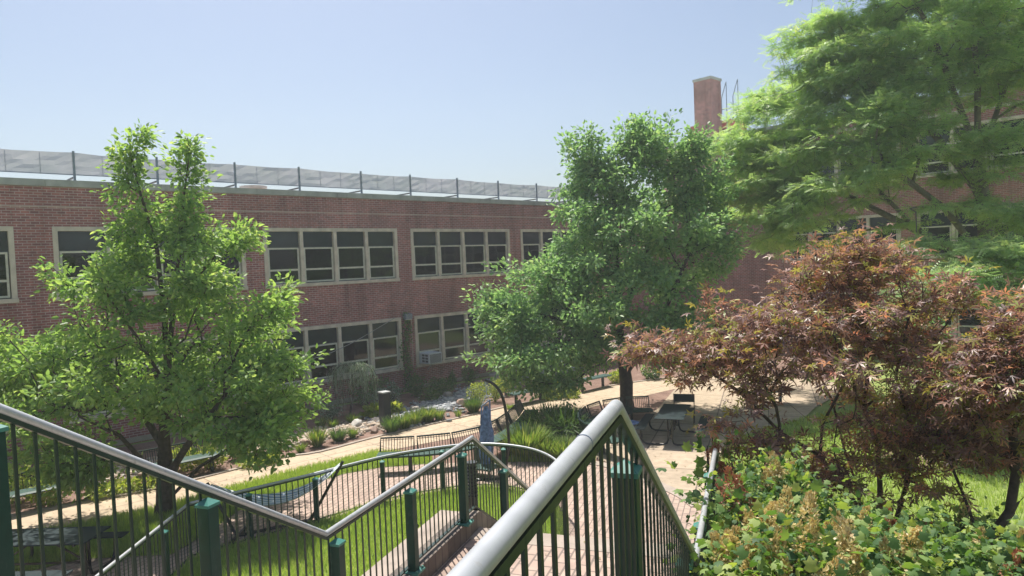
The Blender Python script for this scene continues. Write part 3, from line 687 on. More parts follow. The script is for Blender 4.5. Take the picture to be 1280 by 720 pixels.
# ------------------------------------------------------------------ foliage machinery
def tubes_mesh(name, P0, P1, R0, R1, mat, parent, n=6):
    P0 = np.array(P0); P1 = np.array(P1); d = P1 - P0; L = np.linalg.norm(d, axis=1, keepdims=True) + 1e-9; d = d / L
    ref = np.where(np.abs(d[:, 2:3]) > 0.9, np.array([[1.0, 0, 0]]), np.array([[0, 0, 1.0]]))
    a = np.cross(d, ref); a /= np.linalg.norm(a, axis=1, keepdims=True); b = np.cross(d, a)
    th = np.arange(n) * 2 * np.pi / n; ring_ = np.cos(th)[None, :, None] * a[:, None] + np.sin(th)[None, :, None] * b[:, None]
    A = P0[:, None] + ring_ * np.array(R0)[:, None, None]; B = P1[:, None] + d[:, None] * np.array(R1)[:, None, None] * 0.4 + ring_ * np.array(R1)[:, None, None]
    V = np.concatenate([A, B], 1).reshape(-1, 3); m = len(P0); base = (np.arange(m) * 2 * n)[:, None]
    j = np.arange(n); j2 = (j + 1) % n
    q = np.stack([base + j, base + j2, base + n + j2, base + n + j], -1).reshape(-1, 4)
    return fast_mesh(name, V, q, 4, mat, parent, smooth=True)
LEAF = {}
LEAF['diamond'] = (np.array([(0,0,0),(0.34,0.42,0.06),(0,1,-0.05),(-0.34,0.42,0.06)]), np.array([[0,1,2,3]]))
# lobed leaf, three quads
LEAF['lobed'] = (np.array([(0,0,0),(0.22,0.22,0.02),(0.55,0.45,-0.06),(0.2,0.55,0.03),(0,1.0,-0.08),(-0.2,0.55,0.03),(-0.55,0.45,-0.06),(-0.22,0.22,0.02)]), np.array([[0,1,2,3],[0,3,4,5],[0,5,6,7]]))
st_ = [(0,0,0)]
def star(k):
    V = [(0, 0, 0)]; Fs = []
    for i in range(k):
        a = math.pi * (i / (k - 1) * 1.5 - 0.25); L = 0.9 if i == k // 2 else (0.8 if abs(i - k // 2) == 1 else 0.6)
        d = (math.cos(a), math.sin(a)); nn = (-d[1], d[0]); w = 0.11
        b = len(V)
        V += [(d[0]*L*0.45 - nn[0]*w, 0.25 + d[1]*L*0.45 - nn[1]*w, 0.0), (d[0]*L, 0.25 + d[1]*L, -0.14), (d[0]*L*0.45 + nn[0]*w, 0.25 + d[1]*L*0.45 + nn[1]*w, 0.0)]
        Fs.append([0, b, b+1, b+2])
    return np.array(V), np.array(Fs)
LEAF['star'] = star(5)
V_ = []; F_ = []
for i in range(5):
    y = 0.08 + i * 0.19; L = 0.30 - 0.025 * i
    for sd_ in (-1, 1):
        b = len(V_); V_ += [(0, y, 0), (sd_*L*0.6, y+0.01, 0.01), (sd_*L, y+0.10, -0.05), (sd_*L*0.35, y+0.12, 0)]; F_.append([b, b+1, b+2, b+3])
LEAF['pinnate'] = (np.array(V_), np.array(F_))
LEAF['hleaf'] = (np.array([(0,0,0),(.20,.0,.03),(.50,.2,-.05),(.30,.42,.04),(.46,.68,-.07),(.18,.70,.03),(0,1.,-.16),(-.18,.70,.03),(-.46,.68,-.07),(-.30,.42,.04),(-.50,.2,-.05),(-.20,.0,.03),(0,.45,.07)]),
                 np.array([[0,1,2,3],[0,3,12,9],[3,4,5,12],[12,5,6,7],[12,7,8,9],[0,9,10,11]]))
LEAF['ovate'] = (np.array([(0,0,0),(.26,.28,.07),(.20,.68,.05),(0,1,-.10),(-.20,.68,.05),(-.26,.28,.07)]), np.array([[0,1,2,3],[0,3,4,5]]))
LEAF['blade'] = (np.array([(-0.03,0,0),(0.03,0,0),(0.022,0.6,0.04),(-0.022,0.6,0.04),(0.003,1,0.16),(-0.003,1,0.16)]), np.array([[0,1,2,3],[3,2,4,5]]))
def place_leaves(name, kind, P, Ydir, Nrm, size, mat, parent, tint):
    T, Fc = LEAF[kind]; P = np.asarray(P); N = len(P)
    Y = Ydir / (np.linalg.norm(Ydir, axis=1, keepdims=True) + 1e-9)
    X = np.cross(Y, Nrm); X /= (np.linalg.norm(X, axis=1, keepdims=True) + 1e-9); Z = np.cross(X, Y)
    sz = np.asarray(size)[:, None, None]
    W = P[:, None] + sz * (T[None, :, 0:1] * X[:, None] + T[None, :, 1:2] * Y[:, None] + T[None, :, 2:3] * Z[:, None])
    nv = len(T); faces = (Fc[None] + (np.arange(N) * nv)[:, None, None]).reshape(-1, 4)
    return fast_mesh(name, W.reshape(-1, 3), faces, 4, mat, parent, np.repeat(tint, nv))
def grow(stems, attract, jitter=0.08, wpath=0.35, rs=None, upcurve=0.15, step=0.45):
    """stems: list of polylines [(p, ...)], attract (n,3). returns nodes, parent"""
    rs = rs or rng; pos = []; par = []; plen = []
    for stem in stems:
        pi = -1
        for k, p in enumerate(stem):
            p = np.array(p, float)
            if k == 0 and pos:
                d = [np.linalg.norm(q - p) for q in pos]; pi = int(np.argmin(d))
                if d[pi] < 1e-6: continue
            if k == 0 and not pos: pos.append(p); par.append(-1); plen.append(0.0); pi = 0; continue
            q = pos[pi]; L = np.linalg.norm(p - q); m = max(1, int(L / step))
            for j in range(1, m + 1):
                pos.append(q + (p - q) * j / m); par.append(pi if j == 1 else len(pos) - 2); plen.append(plen[par[-1]] + L / m)
            pi = len(pos) - 1
    nst = len(pos)
    A = np.array(attract); o = np.argsort(np.min(np.linalg.norm(A[:, None] - np.array(pos)[None], axis=2), axis=1)); A = A[o]
    cap = nst + len(A) * 6 + 10
    Pn = np.zeros((cap, 3)); Ln = np.zeros(cap); Pn[:nst] = pos; Ln[:nst] = plen; n_ = nst; par = list(par); tips = []
    low = min(3, nst - 1)
    for a in A:
        D = np.linalg.norm(Pn[low:n_] - a, axis=1); 
        cost = D + wpath * Ln[low:n_] + np.where(Pn[low:n_, 2] > a[2] + 0.5, 0.6 * (Pn[low:n_, 2] - a[2]), 0)
        i = int(np.argmin(cost)) + low; q = Pn[i].copy(); L = np.linalg.norm(a - q); m = int(min(5, max(1, round(L / step)))); pi = i
        for j in range(1, m + 1):
            t = j / m; p = q + (a - q) * t
            if j < m: p = p + rs.normal(0, jitter * L * 0.35, 3) + np.array([0, 0, -upcurve * L * math.sin(math.pi * t) * 0.5])
            Pn[n_] = p; Ln[n_] = Ln[pi] + L / m; par.append(pi); pi = n_; n_ += 1
        tips.append(pi)
    return Pn[:n_], np.array(par), tips
def tree(name, label, cat, stems, attract, leaf, lmat, bmat, trunk_r, leaf_size, per, spread, tip_r=0.004, up=0.6, droop=0.0, flat=0.5, group=None, wpath=0.35, seed=1, jitter=0.1, tint_pow=1.0, crownname='crown', step=0.45, tintfn=None, outward=0.7):
    rs = np.random.default_rng(seed)
    base = np.array(stems[0][0], float); root = thing(name, base, label, cat, group)
    P, par, tips = grow(stems, attract, jitter=jitter, wpath=wpath, rs=rs, step=step)
    n_ = len(P); cnt = np.zeros(n_); hasch = np.zeros(n_, bool)
    for i in range(n_):
        if par[i] >= 0: hasch[par[i]] = True
    cnt[~hasch] = 1
    for i in range(n_ - 1, 0, -1): cnt[par[i]] += cnt[i]
    p_ = math.log(trunk_r / tip_r) / math.log(cnt[0]); rad = tip_r * cnt ** p_
    idx = np.arange(1, n_); pr = par[1:]
    r0_ = np.minimum(rad[pr], rad[idx] * 1.35); r0_ = np.where(cnt[pr] > 0.8 * cnt[idx[0]] , rad[pr], r0_)
    ok = pr >= 0
    P0 = P[pr[ok]]; P1 = P[idx[ok]]; a0 = r0_[ok]; a1 = rad[idx[ok]]
    # root flare
    tubes_mesh('trunk', np.vstack([P0, base[None] - [0, 0, 0.3]]), np.vstack([P1, base[None] + [0, 0, 0.12]]), np.append(a0, trunk_r * 1.5), np.append(a1, trunk_r * 1.02), bmat, root, n=8)
    tp = P[tips]; tq = P[par[tips]]; tip_dir = tp - tq; tip_dir /= np.linalg.norm(tip_dir, axis=1, keepdims=True) + 1e-9
    N = len(tips) * per; k = np.repeat(np.arange(len(tips)), per)
    f = rs.uniform(-0.15, 1.1, N)[:, None]
    seglen = np.minimum(np.linalg.norm(tp - tq, axis=1), spread * 2.2)[k][:, None]
    off = rs.normal(0, 1, (N, 3)) * spread * 0.5; off[:, 2] *= flat; off[:, 2] -= droop * np.abs(rs.normal(0, 1, N)) * spread
    L = tp[k] - tip_dir[k] * seglen * (1 - f) + off
    out = off / (np.linalg.norm(off, axis=1, keepdims=True) + 1e-9) + tip_dir[k] * outward + rs.normal(0, 0.35, (N, 3)); out[:, 2] -= 0.25 + droop
    nr = rs.normal(0, 1 - up, (N, 3)); nr[:, 2] += up * 1.2
    # face a little outward
    cen = P.mean(0); oo = L - cen; oo /= np.linalg.norm(oo, axis=1, keepdims=True) + 1e-9; nr += 0.35 * oo
    tint = np.clip(0.5 * rs.random(N) + 0.5 * np.repeat(rs.random(len(tips)), per), 0, 1) ** tint_pow
    if tintfn: tint = tintfn(tint, L, rs)
    sz = leaf_size * rs.uniform(0.65, 1.25, N)
    place_leaves(crownname, leaf, L, out, nr, sz, lmat, root, tint)
    return root
def blob_points(blobs, n, seed, shell=0.5, noise=0.0):
    """blobs: (center xyz, radii xyz, weight)"""
    rs = np.random.default_rng(seed); w = np.array([b[2] * (b[1][0] * b[1][1] * b[1][2]) ** (2/3) for b in blobs]); w /= w.sum(); out = []
    for b, k in zip(blobs, rs.multinomial(n, w)):
        d = rs.normal(size=(k, 3)); d /= np.linalg.norm(d, axis=1, keepdims=True); r_ = rs.uniform(shell ** 3, 1, k) ** (1/3)
        nz = 1 + 0.22 * np.sin(d @ rs.normal(0, 3, 3) + rs.uniform(0, 6)) + 0.18 * np.sin(d @ rs.normal(0, 6, 3) + rs.uniform(0, 6))
        out.append(np.array(b[0]) + d * (r_ * nz)[:, None] * np.array(b[1]))
    return np.concatenate(out)
def pads(blobs, npad, per, rad, seed, shell=0.4, thick=0.10, droop=0.25, centre=None):
    """flat sprays of foliage: attractors laid out in thin, outward drooping layers"""
    rs = np.random.default_rng(seed); C_ = blob_points(blobs, npad, seed, shell); c0 = C_.mean(0) if centre is None else np.array(centre, float); out = []
    for c in C_:
        o = c - c0; o[2] = 0; o /= np.linalg.norm(o) + 1e-6; a = rs.uniform(0, 6.28, per); q = rs.random(per) ** 0.55 * rad * rs.uniform(.6, 1.3)
        e = np.stack([q * np.cos(a), q * np.sin(a) * .8, np.zeros(per)], 1); al = e @ o; e[:, 2] = -droop * al - 0.25 * q * q / rad + rs.normal(0, thick, per); out.append(c + e)
    return np.concatenate(out)
def shoots(pts, m, L, seed, up=1.0):
    """young shoots that break the outline: runs of points going outward and up from the outer ones"""
    rs = np.random.default_rng(seed); c = pts.mean(0); d = pts - c; rr = np.linalg.norm(d / (np.abs(d).max(0) + 1e-6), axis=1)
    idx = rs.choice(np.argsort(-rr)[:len(pts) // 2], m, replace=False); out = [pts]
    for i in idx:
        v = d[i] / np.linalg.norm(d[i]) + rs.normal(0, .3, 3); v[2] += up; v /= np.linalg.norm(v); l_ = L * rs.uniform(.4, 1.2)
        out.append(np.array([pts[i] + v * l_ * t for t in (.35, .7, 1.0)]) + rs.normal(0, .04, (3, 3)))
    return np.concatenate(out)
def B(pxx, pyy, D, rx, ry, dep=None, w=1.0):
    """ellipsoid given in picture measure at its own distance"""
    c = AT(pxx, pyy, D); k = D / F
    return (c, (rx * k, dep if dep else rx * k, ry * k), w)

# ---- left tree
D1 = 14.5; b1 = G(206, 643); b1[2] = 0
def T1(x, y, dd=0.0): return AT(x, y, D1 + dd)
stems = [[b1, T1(207, 600), T1(205, 540), T1(210, 470), T1(205, 390), T1(196, 310), T1(175, 240), T1(163, 190)],
         [T1(207, 600), T1(232, 560, -.3), T1(262, 520, -.5), T1(300, 470, -.8)],
         [T1(210, 625), T1(250, 583, .3), T1(300, 553, .6), T1(345, 520, .8)],
         [T1(205, 560), T1(180, 520, .4), T1(130, 470, .6), T1(80, 450, .8)],
         [T1(206, 600), T1(185, 583, -.4), T1(150, 545, -.8), T1(100, 520, -1.2)],
         [T1(210, 470), T1(215, 400, .1), T1(222, 330), T1(228, 260), T1(237, 190)],
         [T1(210, 480), T1(240, 430, .8), T1(280, 380, 1.2), T1(300, 330, 1.2)],
         [T1(207, 480), T1(170, 420, -.8), T1(135, 370, -1.2), T1(120, 330, -1.3)]]
bl1 = [B(162,200,14.5,16,34,.35,1.3), B(168,262,14.5,24,38,.5), B(178,180,14.5,8,18,.2,1.5), B(235,205,14.5,14,36,.35,1.3), B(228,262,14.5,22,34,.5), B(240,178,14.5,7,14,.2,1.5),
       B(185,310,14.5,50,36,1.0), B(252,300,14.4,40,32,1.0), B(290,295,14.6,26,20,.6,1.3), B(120,350,14.2,44,26,1.1), B(98,345,14.0,20,16,.5,1.3),
       B(200,370,14.5,90,50,2.0,.9), B(275,356,14.4,28,34,.9), B(300,398,14.3,52,26,1.3), B(340,394,14.5,28,20,.8), B(350,432,14.4,22,22,.7),
       B(80,420,14.2,58,32,1.4), B(45,440,14.2,34,34,1.1), B(200,450,14.5,150,50,2.6,.8), B(322,468,14.2,44,36,1.3), B(368,492,14.5,18,20,.6,1.2),
       B(60,490,14.4,64,36,1.6), B(20,478,14.4,24,22,.8), B(110,510,14.0,84,32,1.8,.7), B(260,500,14.2,100,28,2.0,.7), B(318,530,13.9,46,22,1.2),
       B(333,560,13.8,16,16,.5), B(48,560,13.9,34,32,.8), B(80,580,13.8,40,26,.7), B(22,590,13.8,26,26,.6), B(388,492,14.6,8,10,.3,1.2), B(110,590,13.9,24,26,.5)]
pts = np.concatenate([shoots(pads(bl1[6:], 165, 8, .42, 3, .35, .08, .2, T1(205, 400)), 120, .6, 1), blob_points(bl1[:6], 130, 31, 0.1)])
tree('maple_tree', 'bright green tree with two tall leading shoots by the path on the left', 'tree', stems, pts, 'ovate', MAT['leafA'], MAT['bark'], 0.19, 0.125, 21, 0.24, seed=5, up=0.45, flat=0.7)

# ---- centre tree
D2 = 23.3; b2 = np.array(AT(783, 508, D2)); b2[2] = 0
def T2(x, y, dd=0.0): return AT(x, y, D2 + dd)
stems = [[b2, T2(783, 480), T2(780, 455), T2(775, 420), T2(772, 360), T2(770, 290), T2(765, 220)],
         [T2(781, 470), T2(800, 440, -.4), T2(830, 390, -.8), T2(860, 320, -1)],
         [T2(780, 455), T2(745, 420, -.6), T2(700, 400, -1.2), T2(660, 390, -1.4)],
         [T2(775, 400), T2(800, 340, .6), T2(825, 260, .8), T2(815, 200, .6)],
         [T2(775, 410), T2(740, 350, .6), T2(722, 270, .8), T2(728, 210, .6)],
         [T2(780, 440), T2(800, 400, 1), T2(830, 380, 1.8)], [T2(780, 440), T2(740, 400, 1), T2(700, 370, 1.6)]]
bl2 = [B(765,250,23,40,30,1.3), B(835,262,23,40,30,1.4), B(885,270,23,20,30,.8), B(665,362,22.3,38,26,1.4,1.3), B(695,345,22.3,36,32,1.4,1.4), B(640,385,22.0,30,20,1.0,1.2), B(650,405,22.0,40,20,1.2), B(800,300,23,100,50,2.2), B(745,215,23.2,26,20,.8), B(825,190,23.2,12,18,.4,1.3), B(850,200,23.2,16,16,.5,1.2), B(895,300,22.8,22,30,.8), B(700,300,22.9,26,26,.9),
       B(735,205,23.4,18,26,.7,1.4), B(728,185,23.4,8,14,.3,1.6), B(762,215,23.2,18,24,.6,1.3), B(800,195,23.2,24,26,.9,1.4), B(806,175,23.3,14,14,.4,1.6), B(780,235,23,48,34,1.3),
       B(820,205,23,14,20,.5,1.4), B(860,225,23.0,30,40,1.1,1.2), B(868,195,23.1,12,16,.4,1.5), B(720,260,23.2,30,34,1.2), B(712,240,23.2,16,14,.5,1.4), B(780,290,22.8,80,40,2.2), B(875,290,22.8,34,40,1.2),
       B(720,320,22.8,44,36,1.6), B(800,360,22.4,90,46,2.6), B(870,350,22.4,40,40,1.4), B(690,370,22.4,44,26,1.4), B(655,378,22.2,24,14,.7,1.5), B(620,385,22.0,16,10,.5,1.6),
       B(640,412,22,34,18,1.0,1.1), B(690,420,21.8,60,36,1.9), B(760,415,21.8,80,36,2.4), B(840,420,22,60,34,1.8), B(660,450,21.6,46,28,1.3), B(700,465,21.6,46,22,1.2), B(620,440,21.9,20,14,.6,1.4),
       B(740,450,22,36,18,1.4), B(820,448,22.6,40,12,1.2), B(690,482,21.6,34,10,.6,1.2), B(880,400,22.6,24,30,.9), B(650,478,21.7,20,8,.5)]
pts = shoots(pads(bl2, 275, 9, .55, 4, .4, .10, .3, T2(780, 340)), 260, .8, 2)
tree('shade_tree', 'dense dark green tree on a single trunk in the mulch bed beside the picnic table', 'tree', stems, pts, 'ovate', MAT['leafB'], MAT['darkbark'], 0.22, 0.150, 20, 0.28, seed=6, up=0.45, flat=0.7)

# ---- large locust on the right
D3 = 22.0; b3 = np.array(AT(1242, 440, D3)); b3[2] = 0
def T3(x, y, dd=0.0): return AT(x, y, D3 + dd)
stems = [[b3, T3(1242, 430), T3(1238, 360), T3(1232, 280), T3(1222, 190), T3(1222, 100), T3(1215, 20), T3(1200, -80)],
         [T3(1236, 330), T3(1180, 260, -.8), T3(1120, 215, -1.5), T3(1060, 190, -2)],
         [T3(1230, 250), T3(1170, 170, .8), T3(1100, 120, 1.2), T3(1030, 90, 1.4)],
         [T3(1222, 190), T3(1190, 110, 0), T3(1165, 40), T3(1130, -20)],
         [T3(1225, 200), T3(1260, 100, .5), T3(1290, 10, 1)],
         [T3(1236, 330), T3(1150, 290, 2), T3(1050, 240, 3), T3(960, 200, 3.5), T3(900, 170, 3.5)],
         [T3(1238, 360), T3(1290, 330, -1.5), T3(1330, 300, -2)],
         [T3(1150, 290, 2), T3(1040, 180, 3), T3(960, 120, 3.2)]]
bl3 = [B(1165,190,20,26,8,.8,.8), B(1135,300,19,20,14,.7), B(1010,240,23,50,24,1.2), B(900,250,25,30,24,1.0), B(960,290,23.5,30,18,1), B(1215,160,20.5,26,14,.8), B(1120,150,20.5,40,20,1.2), B(1150,-10,21.5,90,30,2.2), B(1205,120,20.5,30,20,1),
       B(1050,110,25,110,44,2.4,.9), B(960,215,26,70,60,2.0,.9), B(1060,210,25,80,50,2.0,.8), B(1180,60,24,110,60,2.6,.9), B(1250,120,22,50,60,1.6,.8), B(1120,180,24,44,26,1.2,.8), B(1010,280,25,60,26,1.2), B(1265,20,22,60,40,2),
       B(1130,-60,22,160,60,4.0,.8), B(1240,10,21.5,90,40,2.4), B(1110,30,22,70,34,2.2), B(1040,40,23,40,26,1.4), B(1010,45,23,22,22,.8), B(1170,60,21.2,60,30,2.0), B(1100,95,22,70,24,2.0), B(1010,85,23.5,56,26,1.8), B(965,75,24,24,22,.9,1.2),
       B(955,112,24.5,30,20,1.2), B(935,103,24.5,18,10,.6,1.2), B(1040,135,22.4,64,22,1.8), B(960,150,24,62,26,2.0), B(925,155,25,28,18,1.2), B(895,190,25,24,16,1.0), B(1080,160,20.8,66,22,1.7), B(1150,120,21,50,26,1.6),
       B(920,195,24.6,54,26,1.8), B(885,228,25,22,22,.9), B(1000,195,22.5,64,22,1.8), B(950,235,23.6,60,24,1.8), B(1075,200,21,50,16,1.4), B(1040,240,21.6,60,20,1.5), B(985,270,22.6,50,20,1.4), B(940,280,23.4,34,22,1.1),
       B(1090,225,20.8,36,18,1.0), B(1110,270,21,22,18,.8), B(1255,150,20,32,24,1.2), B(1230,175,20,22,16,.8), B(1270,220,20,34,22,1.2), B(1215,215,21,26,10,.8), B(1250,70,21,40,26,1.6), B(1300,60,21.5,50,60,2),
       B(1200,330,17.5,44,16,1.0,2.2), B(1250,310,17.5,38,18,1.0,2.2), B(1175,355,17,34,14,.8,2.2), B(1230,360,17.2,34,12,.8,2.2), B(1160,375,17.2,26,16,.8,2.2), B(1270,345,17,26,14,.7,2.2), B(1205,250,21.5,20,10,.8), B(1300,270,19,30,40,1.2), B(1275,185,19.5,34,16,1.0), B(1245,262,19,36,14,1.0), B(1210,195,20,24,10,.6), B(1165,150,20.5,30,10,.8), B(1150,250,20,14,12,.5)]
pts = pads(bl3, 480, 11, .72, 5, .35, .07, .22, T3(1235, 200))
tree('locust_tree', 'tall feathery light green tree spreading over the upper right of the view', 'tree', stems, pts, 'pinnate', MAT['leafC'], MAT['paleb'], 0.30, 0.28, 14, 0.30, seed=8, up=0.85, flat=0.22, wpath=0.25, step=0.7, outward=0.6)

# ---- red japanese maples
def red_tint(t, L, rs):
    g = rs.random(len(L)); t = t * 0.80
    return np.where(g < 0.24, rs.uniform(0.84, 1.0, len(L)), t)
D4 = 8.6; b4 = np.array(AT(1085, 600, D4)); b4[2] = 0.55
def T4(x, y, dd=0.0): return AT(x, y, D4 + dd)
stems = [[b4, T4(1060, 680, -.3), T4(1010, 640, -.5), T4(985, 600, -.6), T4(960, 560, -.6)], [b4, T4(1120, 650, -.2), T4(1135, 600, -.3), T4(1140, 540, -.4), T4(1120, 470, -.4), T4(1135, 400, -.3)],
         [b4, T4(1098, 660), T4(1100, 610), T4(1098, 560), T4(1080, 510), T4(1088, 440), T4(1075, 370), T4(1068, 335)],
         [b4, T4(1078, 660, .2), T4(1072, 610, .2), T4(1055, 560, .3), T4(1040, 500, .4), T4(1010, 440, .5), T4(1000, 360, .5)],
         [T4(1078, 640, .2), T4(1025, 570, -.3), T4(975, 540, -.5), T4(925, 490, -.6), T4(880, 460, -.6)],
         [T4(1098, 600), T4(1130, 550, -.2), T4(1160, 490, -.4), T4(1170, 420, -.4)],
         [T4(1025, 570, -.3), T4(1028, 530, -.5), T4(1055, 480, -.6), T4(1050, 430, -.8), T4(1020, 390, -.9)],
         [T4(1055, 560, .3), T4(980, 500, .7), T4(920, 420, .9), T4(870, 400, .9)],
         [T4(1098, 620), T4(1170, 610, .5), T4(1220, 560, .8)]]
bl4 = [B(1000,400,8.2,60,24,.6,.8), B(1100,400,8.3,60,30,.7,.8), B(930,415,8.0,50,20,.5,.8), B(1150,440,8.0,44,24,.5,.9), B(1045,345,8.5,50,16,.5,1.0),
       B(1000,600,8.2,60,24,.6,1.0), B(1080,580,8.0,70,40,.7,1.0), B(1150,530,8.0,70,40,.8,1.1), B(905,515,7.9,40,18,.4,1.0), B(1215,540,7.8,50,50,.7,1.0), B(940,545,7.7,50,24,.4,1.1), B(1130,630,8.0,60,24,.5,1.0), B(1040,515,8.1,70,36,.7,.9), B(1150,375,8.5,34,20,.5,.8),
       B(1070,322,8.6,44,18,.4,1.0), B(1050,350,8.5,70,24,.7), B(1090,360,8.5,80,36,.9), B(1005,385,8.3,70,28,.8), B(940,390,8.3,52,22,.6), B(900,405,8.2,46,22,.6), B(870,430,8.1,40,18,.5), B(825,432,8.1,36,12,.4,1.2), B(795,436,8.1,24,8,.25,1.3),
       B(960,440,8.0,84,30,.9), B(1060,430,8.2,90,40,1.1), B(1150,420,8.4,60,36,.9), B(1130,480,8.4,64,28,.9,.7), B(880,465,8,44,16,.5,.9), B(930,490,7.9,50,16,.6,.8), B(1000,480,8.1,60,22,.8,.55), B(960,545,8,46,12,.5,.5),
       B(1190,470,8.2,40,30,.7,.8), B(1100,520,9.2,80,24,.8,.4), B(1155,560,8.3,44,16,.5,.7), B(1160,600,8.6,44,14,.5,.5), B(870,470,7.9,20,14,.3), B(1010,345,8.4,40,20,.5), B(905,380,8.3,30,12,.4,1.2)]
pts = shoots(pads(bl4, 265, 7, .32, 9, .15, .05, .2, T4(1060, 450)), 130, .28, 4)
tree('red_maple', 'red and bronze leaved maple with several thin stems at the centre right', 'tree', stems, pts, 'star', MAT['leafR'], MAT['bark'], 0.055, 0.100, 5, 0.16, seed=12, up=0.6, flat=0.45, tip_r=0.0025, tintfn=red_tint, step=0.22, group='red leaved maples on the bank')
D5 = 7.2; b5 = np.array(AT(1225, 700, D5)); b5[2] = 1.0
def T5(x, y, dd=0.0): return AT(x, y, D5 + dd)
stems = [[b5, T5(1238, 672), T5(1262, 640), T5(1270, 590), T5(1265, 530), T5(1240, 470), T5(1230, 420)],
         [T5(1262, 640), T5(1300, 600, .4), T5(1330, 520, .6)], [T5(1265, 540), T5(1300, 480, -.3), T5(1290, 400, -.4)], [T5(1230, 690), T5(1205, 620, .3), T5(1180, 560, .4)]]
bl5 = [B(1275,400,7.2,36,26,.5), B(1240,440,7.2,60,26,.6), B(1215,470,7.1,60,24,.6), B(1280,470,7,60,30,.7), B(1250,520,7.1,70,26,.7,.8), B(1330,440,7.2,60,60,.9), B(1200,540,7.3,40,16,.5,.7), B(1260,570,7.2,50,16,.5,.6), B(1155,470,7.3,24,14,.3), B(1200,610,7.4,40,12,.3,.5)]
pts = pads(bl5, 85, 8, .28, 10, .15, .05, .2)
tree('red_maple', 'red and bronze leaved maple cut by the right edge of the view', 'tree', stems, pts, 'star', MAT['leafR'], MAT['bark'], 0.05, 0.100, 6, 0.17, seed=13, up=0.6, flat=0.45, tip_r=0.0025, tintfn=red_tint, step=0.22, group='red leaved maples on the bank')

# ------------------------------------------------------------------ shrubs, grasses, hydrangeas
def shrub(name, label, x, y, z, r, h, leaf, mat, size, n, cat='shrub', group=None, seed=0, up=0.5, cone=False, stems_n=5):
    rs = np.random.default_rng(seed + int(abs(x * 31 + y * 17)))
    root = thing(name, (x, y, z), label, cat, group)
    nb = 7; cs = []
    for i in range(nb):
        a = rs.uniform(0, 6.28); q = rs.uniform(0, 0.5) * r; cs.append((x + q * math.cos(a), y + q * math.sin(a), z + h * rs.uniform(0.4, 0.62)))
    k = rs.integers(0, nb, n); d = rs.normal(size=(n, 3)); d /= np.linalg.norm(d, axis=1, keepdims=True)
    rr = rs.uniform(0.35, 1, n) ** 0.5 * rs.uniform(0.85, 1.1, n)
    P = np.array(cs)[k] + d * rr[:, None] * np.array([r * 0.62, r * 0.62, h * 0.42])
    if cone: fz = np.clip((P[:, 2] - z) / h, 0, 1); P[:, 0] = x + (P[:, 0] - x) * (1.25 - fz); P[:, 1] = y + (P[:, 1] - y) * (1.25 - fz)
    P[:, 2] = np.maximum(P[:, 2], z + 0.02)
    nr = rs.normal(0, 0.5, (n, 3)) + d * 0.6; nr[:, 2] += up
    out = d + rs.normal(0, 0.5, (n, 3))
    place_leaves('foliage', leaf, P, out, nr, size * rs.uniform(0.6, 1.3, n), mat, root, rs.random(n))
    mb = MB()
    for i in range(stems_n):
        c = cs[i % nb]; a_ = rs.uniform(-0.04, 0.04, 2); mb.tube([(x + a_[0], y + a_[1], z - 0.03), ((x + c[0]) / 2, (y + c[1]) / 2, z + h * 0.3), c], [0.014, 0.01, 0.005], 5)
    mb.build('stem', MAT['bark'], root); return root
def tuft(label, x, y, r, h, mat, n, seed, group='ornamental grass clumps in the planting bed', z=0.0, name='grass_clump', cat='grass clump'):
    rs = np.random.default_rng(seed); root = None
    a = rs.uniform(0, 6.28, n); q = rs.random(n) ** 0.5 * r * 0.45; P = np.stack([x + q * np.cos(a), y + q * np.sin(a), np.full(n, z)], 1)
    le = rs.uniform(0.15, 1.0, n) * (r / h) * 0.9; out = np.stack([np.cos(a) * le, np.sin(a) * le, np.ones(n)], 1) + rs.normal(0, 0.12, (n, 3)); nr = np.stack([-np.cos(a), -np.sin(a), np.full(n, 0.3)], 1)
    o = place_leaves(name, 'blade', P, out, -nr, h * rs.uniform(0.55, 1.1, n), mat, None, rs.random(n)); tag(o, label, cat, group); return o
GG = 'ornamental grass clumps in the planting bed'; GS = 'shrubs along the brick wall'; GH = 'low leafy plants beside the path'
for (a, b, r_, h_, lab, mt, n) in [
    (401,533,.26,.34,'small light green grass clump left of the pale boulder nearest the left tree','tuft',220),
    (416,535,.24,.32,'small yellow green grass clump in front of the pale round shrub','tuft',220),
    (441,529,.30,.34,'light grass clump under the small weeping tree','tuft',260),
    (423,551,.30,.40,'round dark green clump on bare mulch below the tan cobbles','dkleaf',400),
    (397,558,.27,.55,'upright yellow green clump by the path right of the left tree','tuft',320),
    (441,547,.20,.34,'thin pale grass tuft in front of the tan cobbles','tuft',160),
    (490,540,.34,.50,'dark green grass clump at the right foot of the bollard','dkleaf',420),
    (504,535,.36,.50,'bright green grass clump second from the bollard','tuft',420),
    (519,531,.36,.50,'bright green grass clump in the middle of the row by the path','tuft',420),
    (534,527,.36,.50,'bright green grass clump at the right end of the row by the path','tuft',420),
    (549,525,.24,.42,'slim yellow grass tuft just past the grass row','tuft',200),
    (573,521,.18,.30,'tiny yellow grass tuft alone on the mulch before the swing','tuft',110),
    (592,515,.36,.52,'mid green grassy clump in front of the lime shrub','dkleaf',520),
    (638,511,.26,.22,'low green tuft by the path left of the backless bench','tuft',200),
    (376,565,.20,.30,'small green tuft by the path under the edge of the left tree','tuft',160),
    (338,552,.30,.36,'green clump behind the low path plants by the left tree','tuft',200)]:
    q = G(a, b); tuft(lab, q[0], q[1], r_, h_, MAT[mt], n, a, GG)
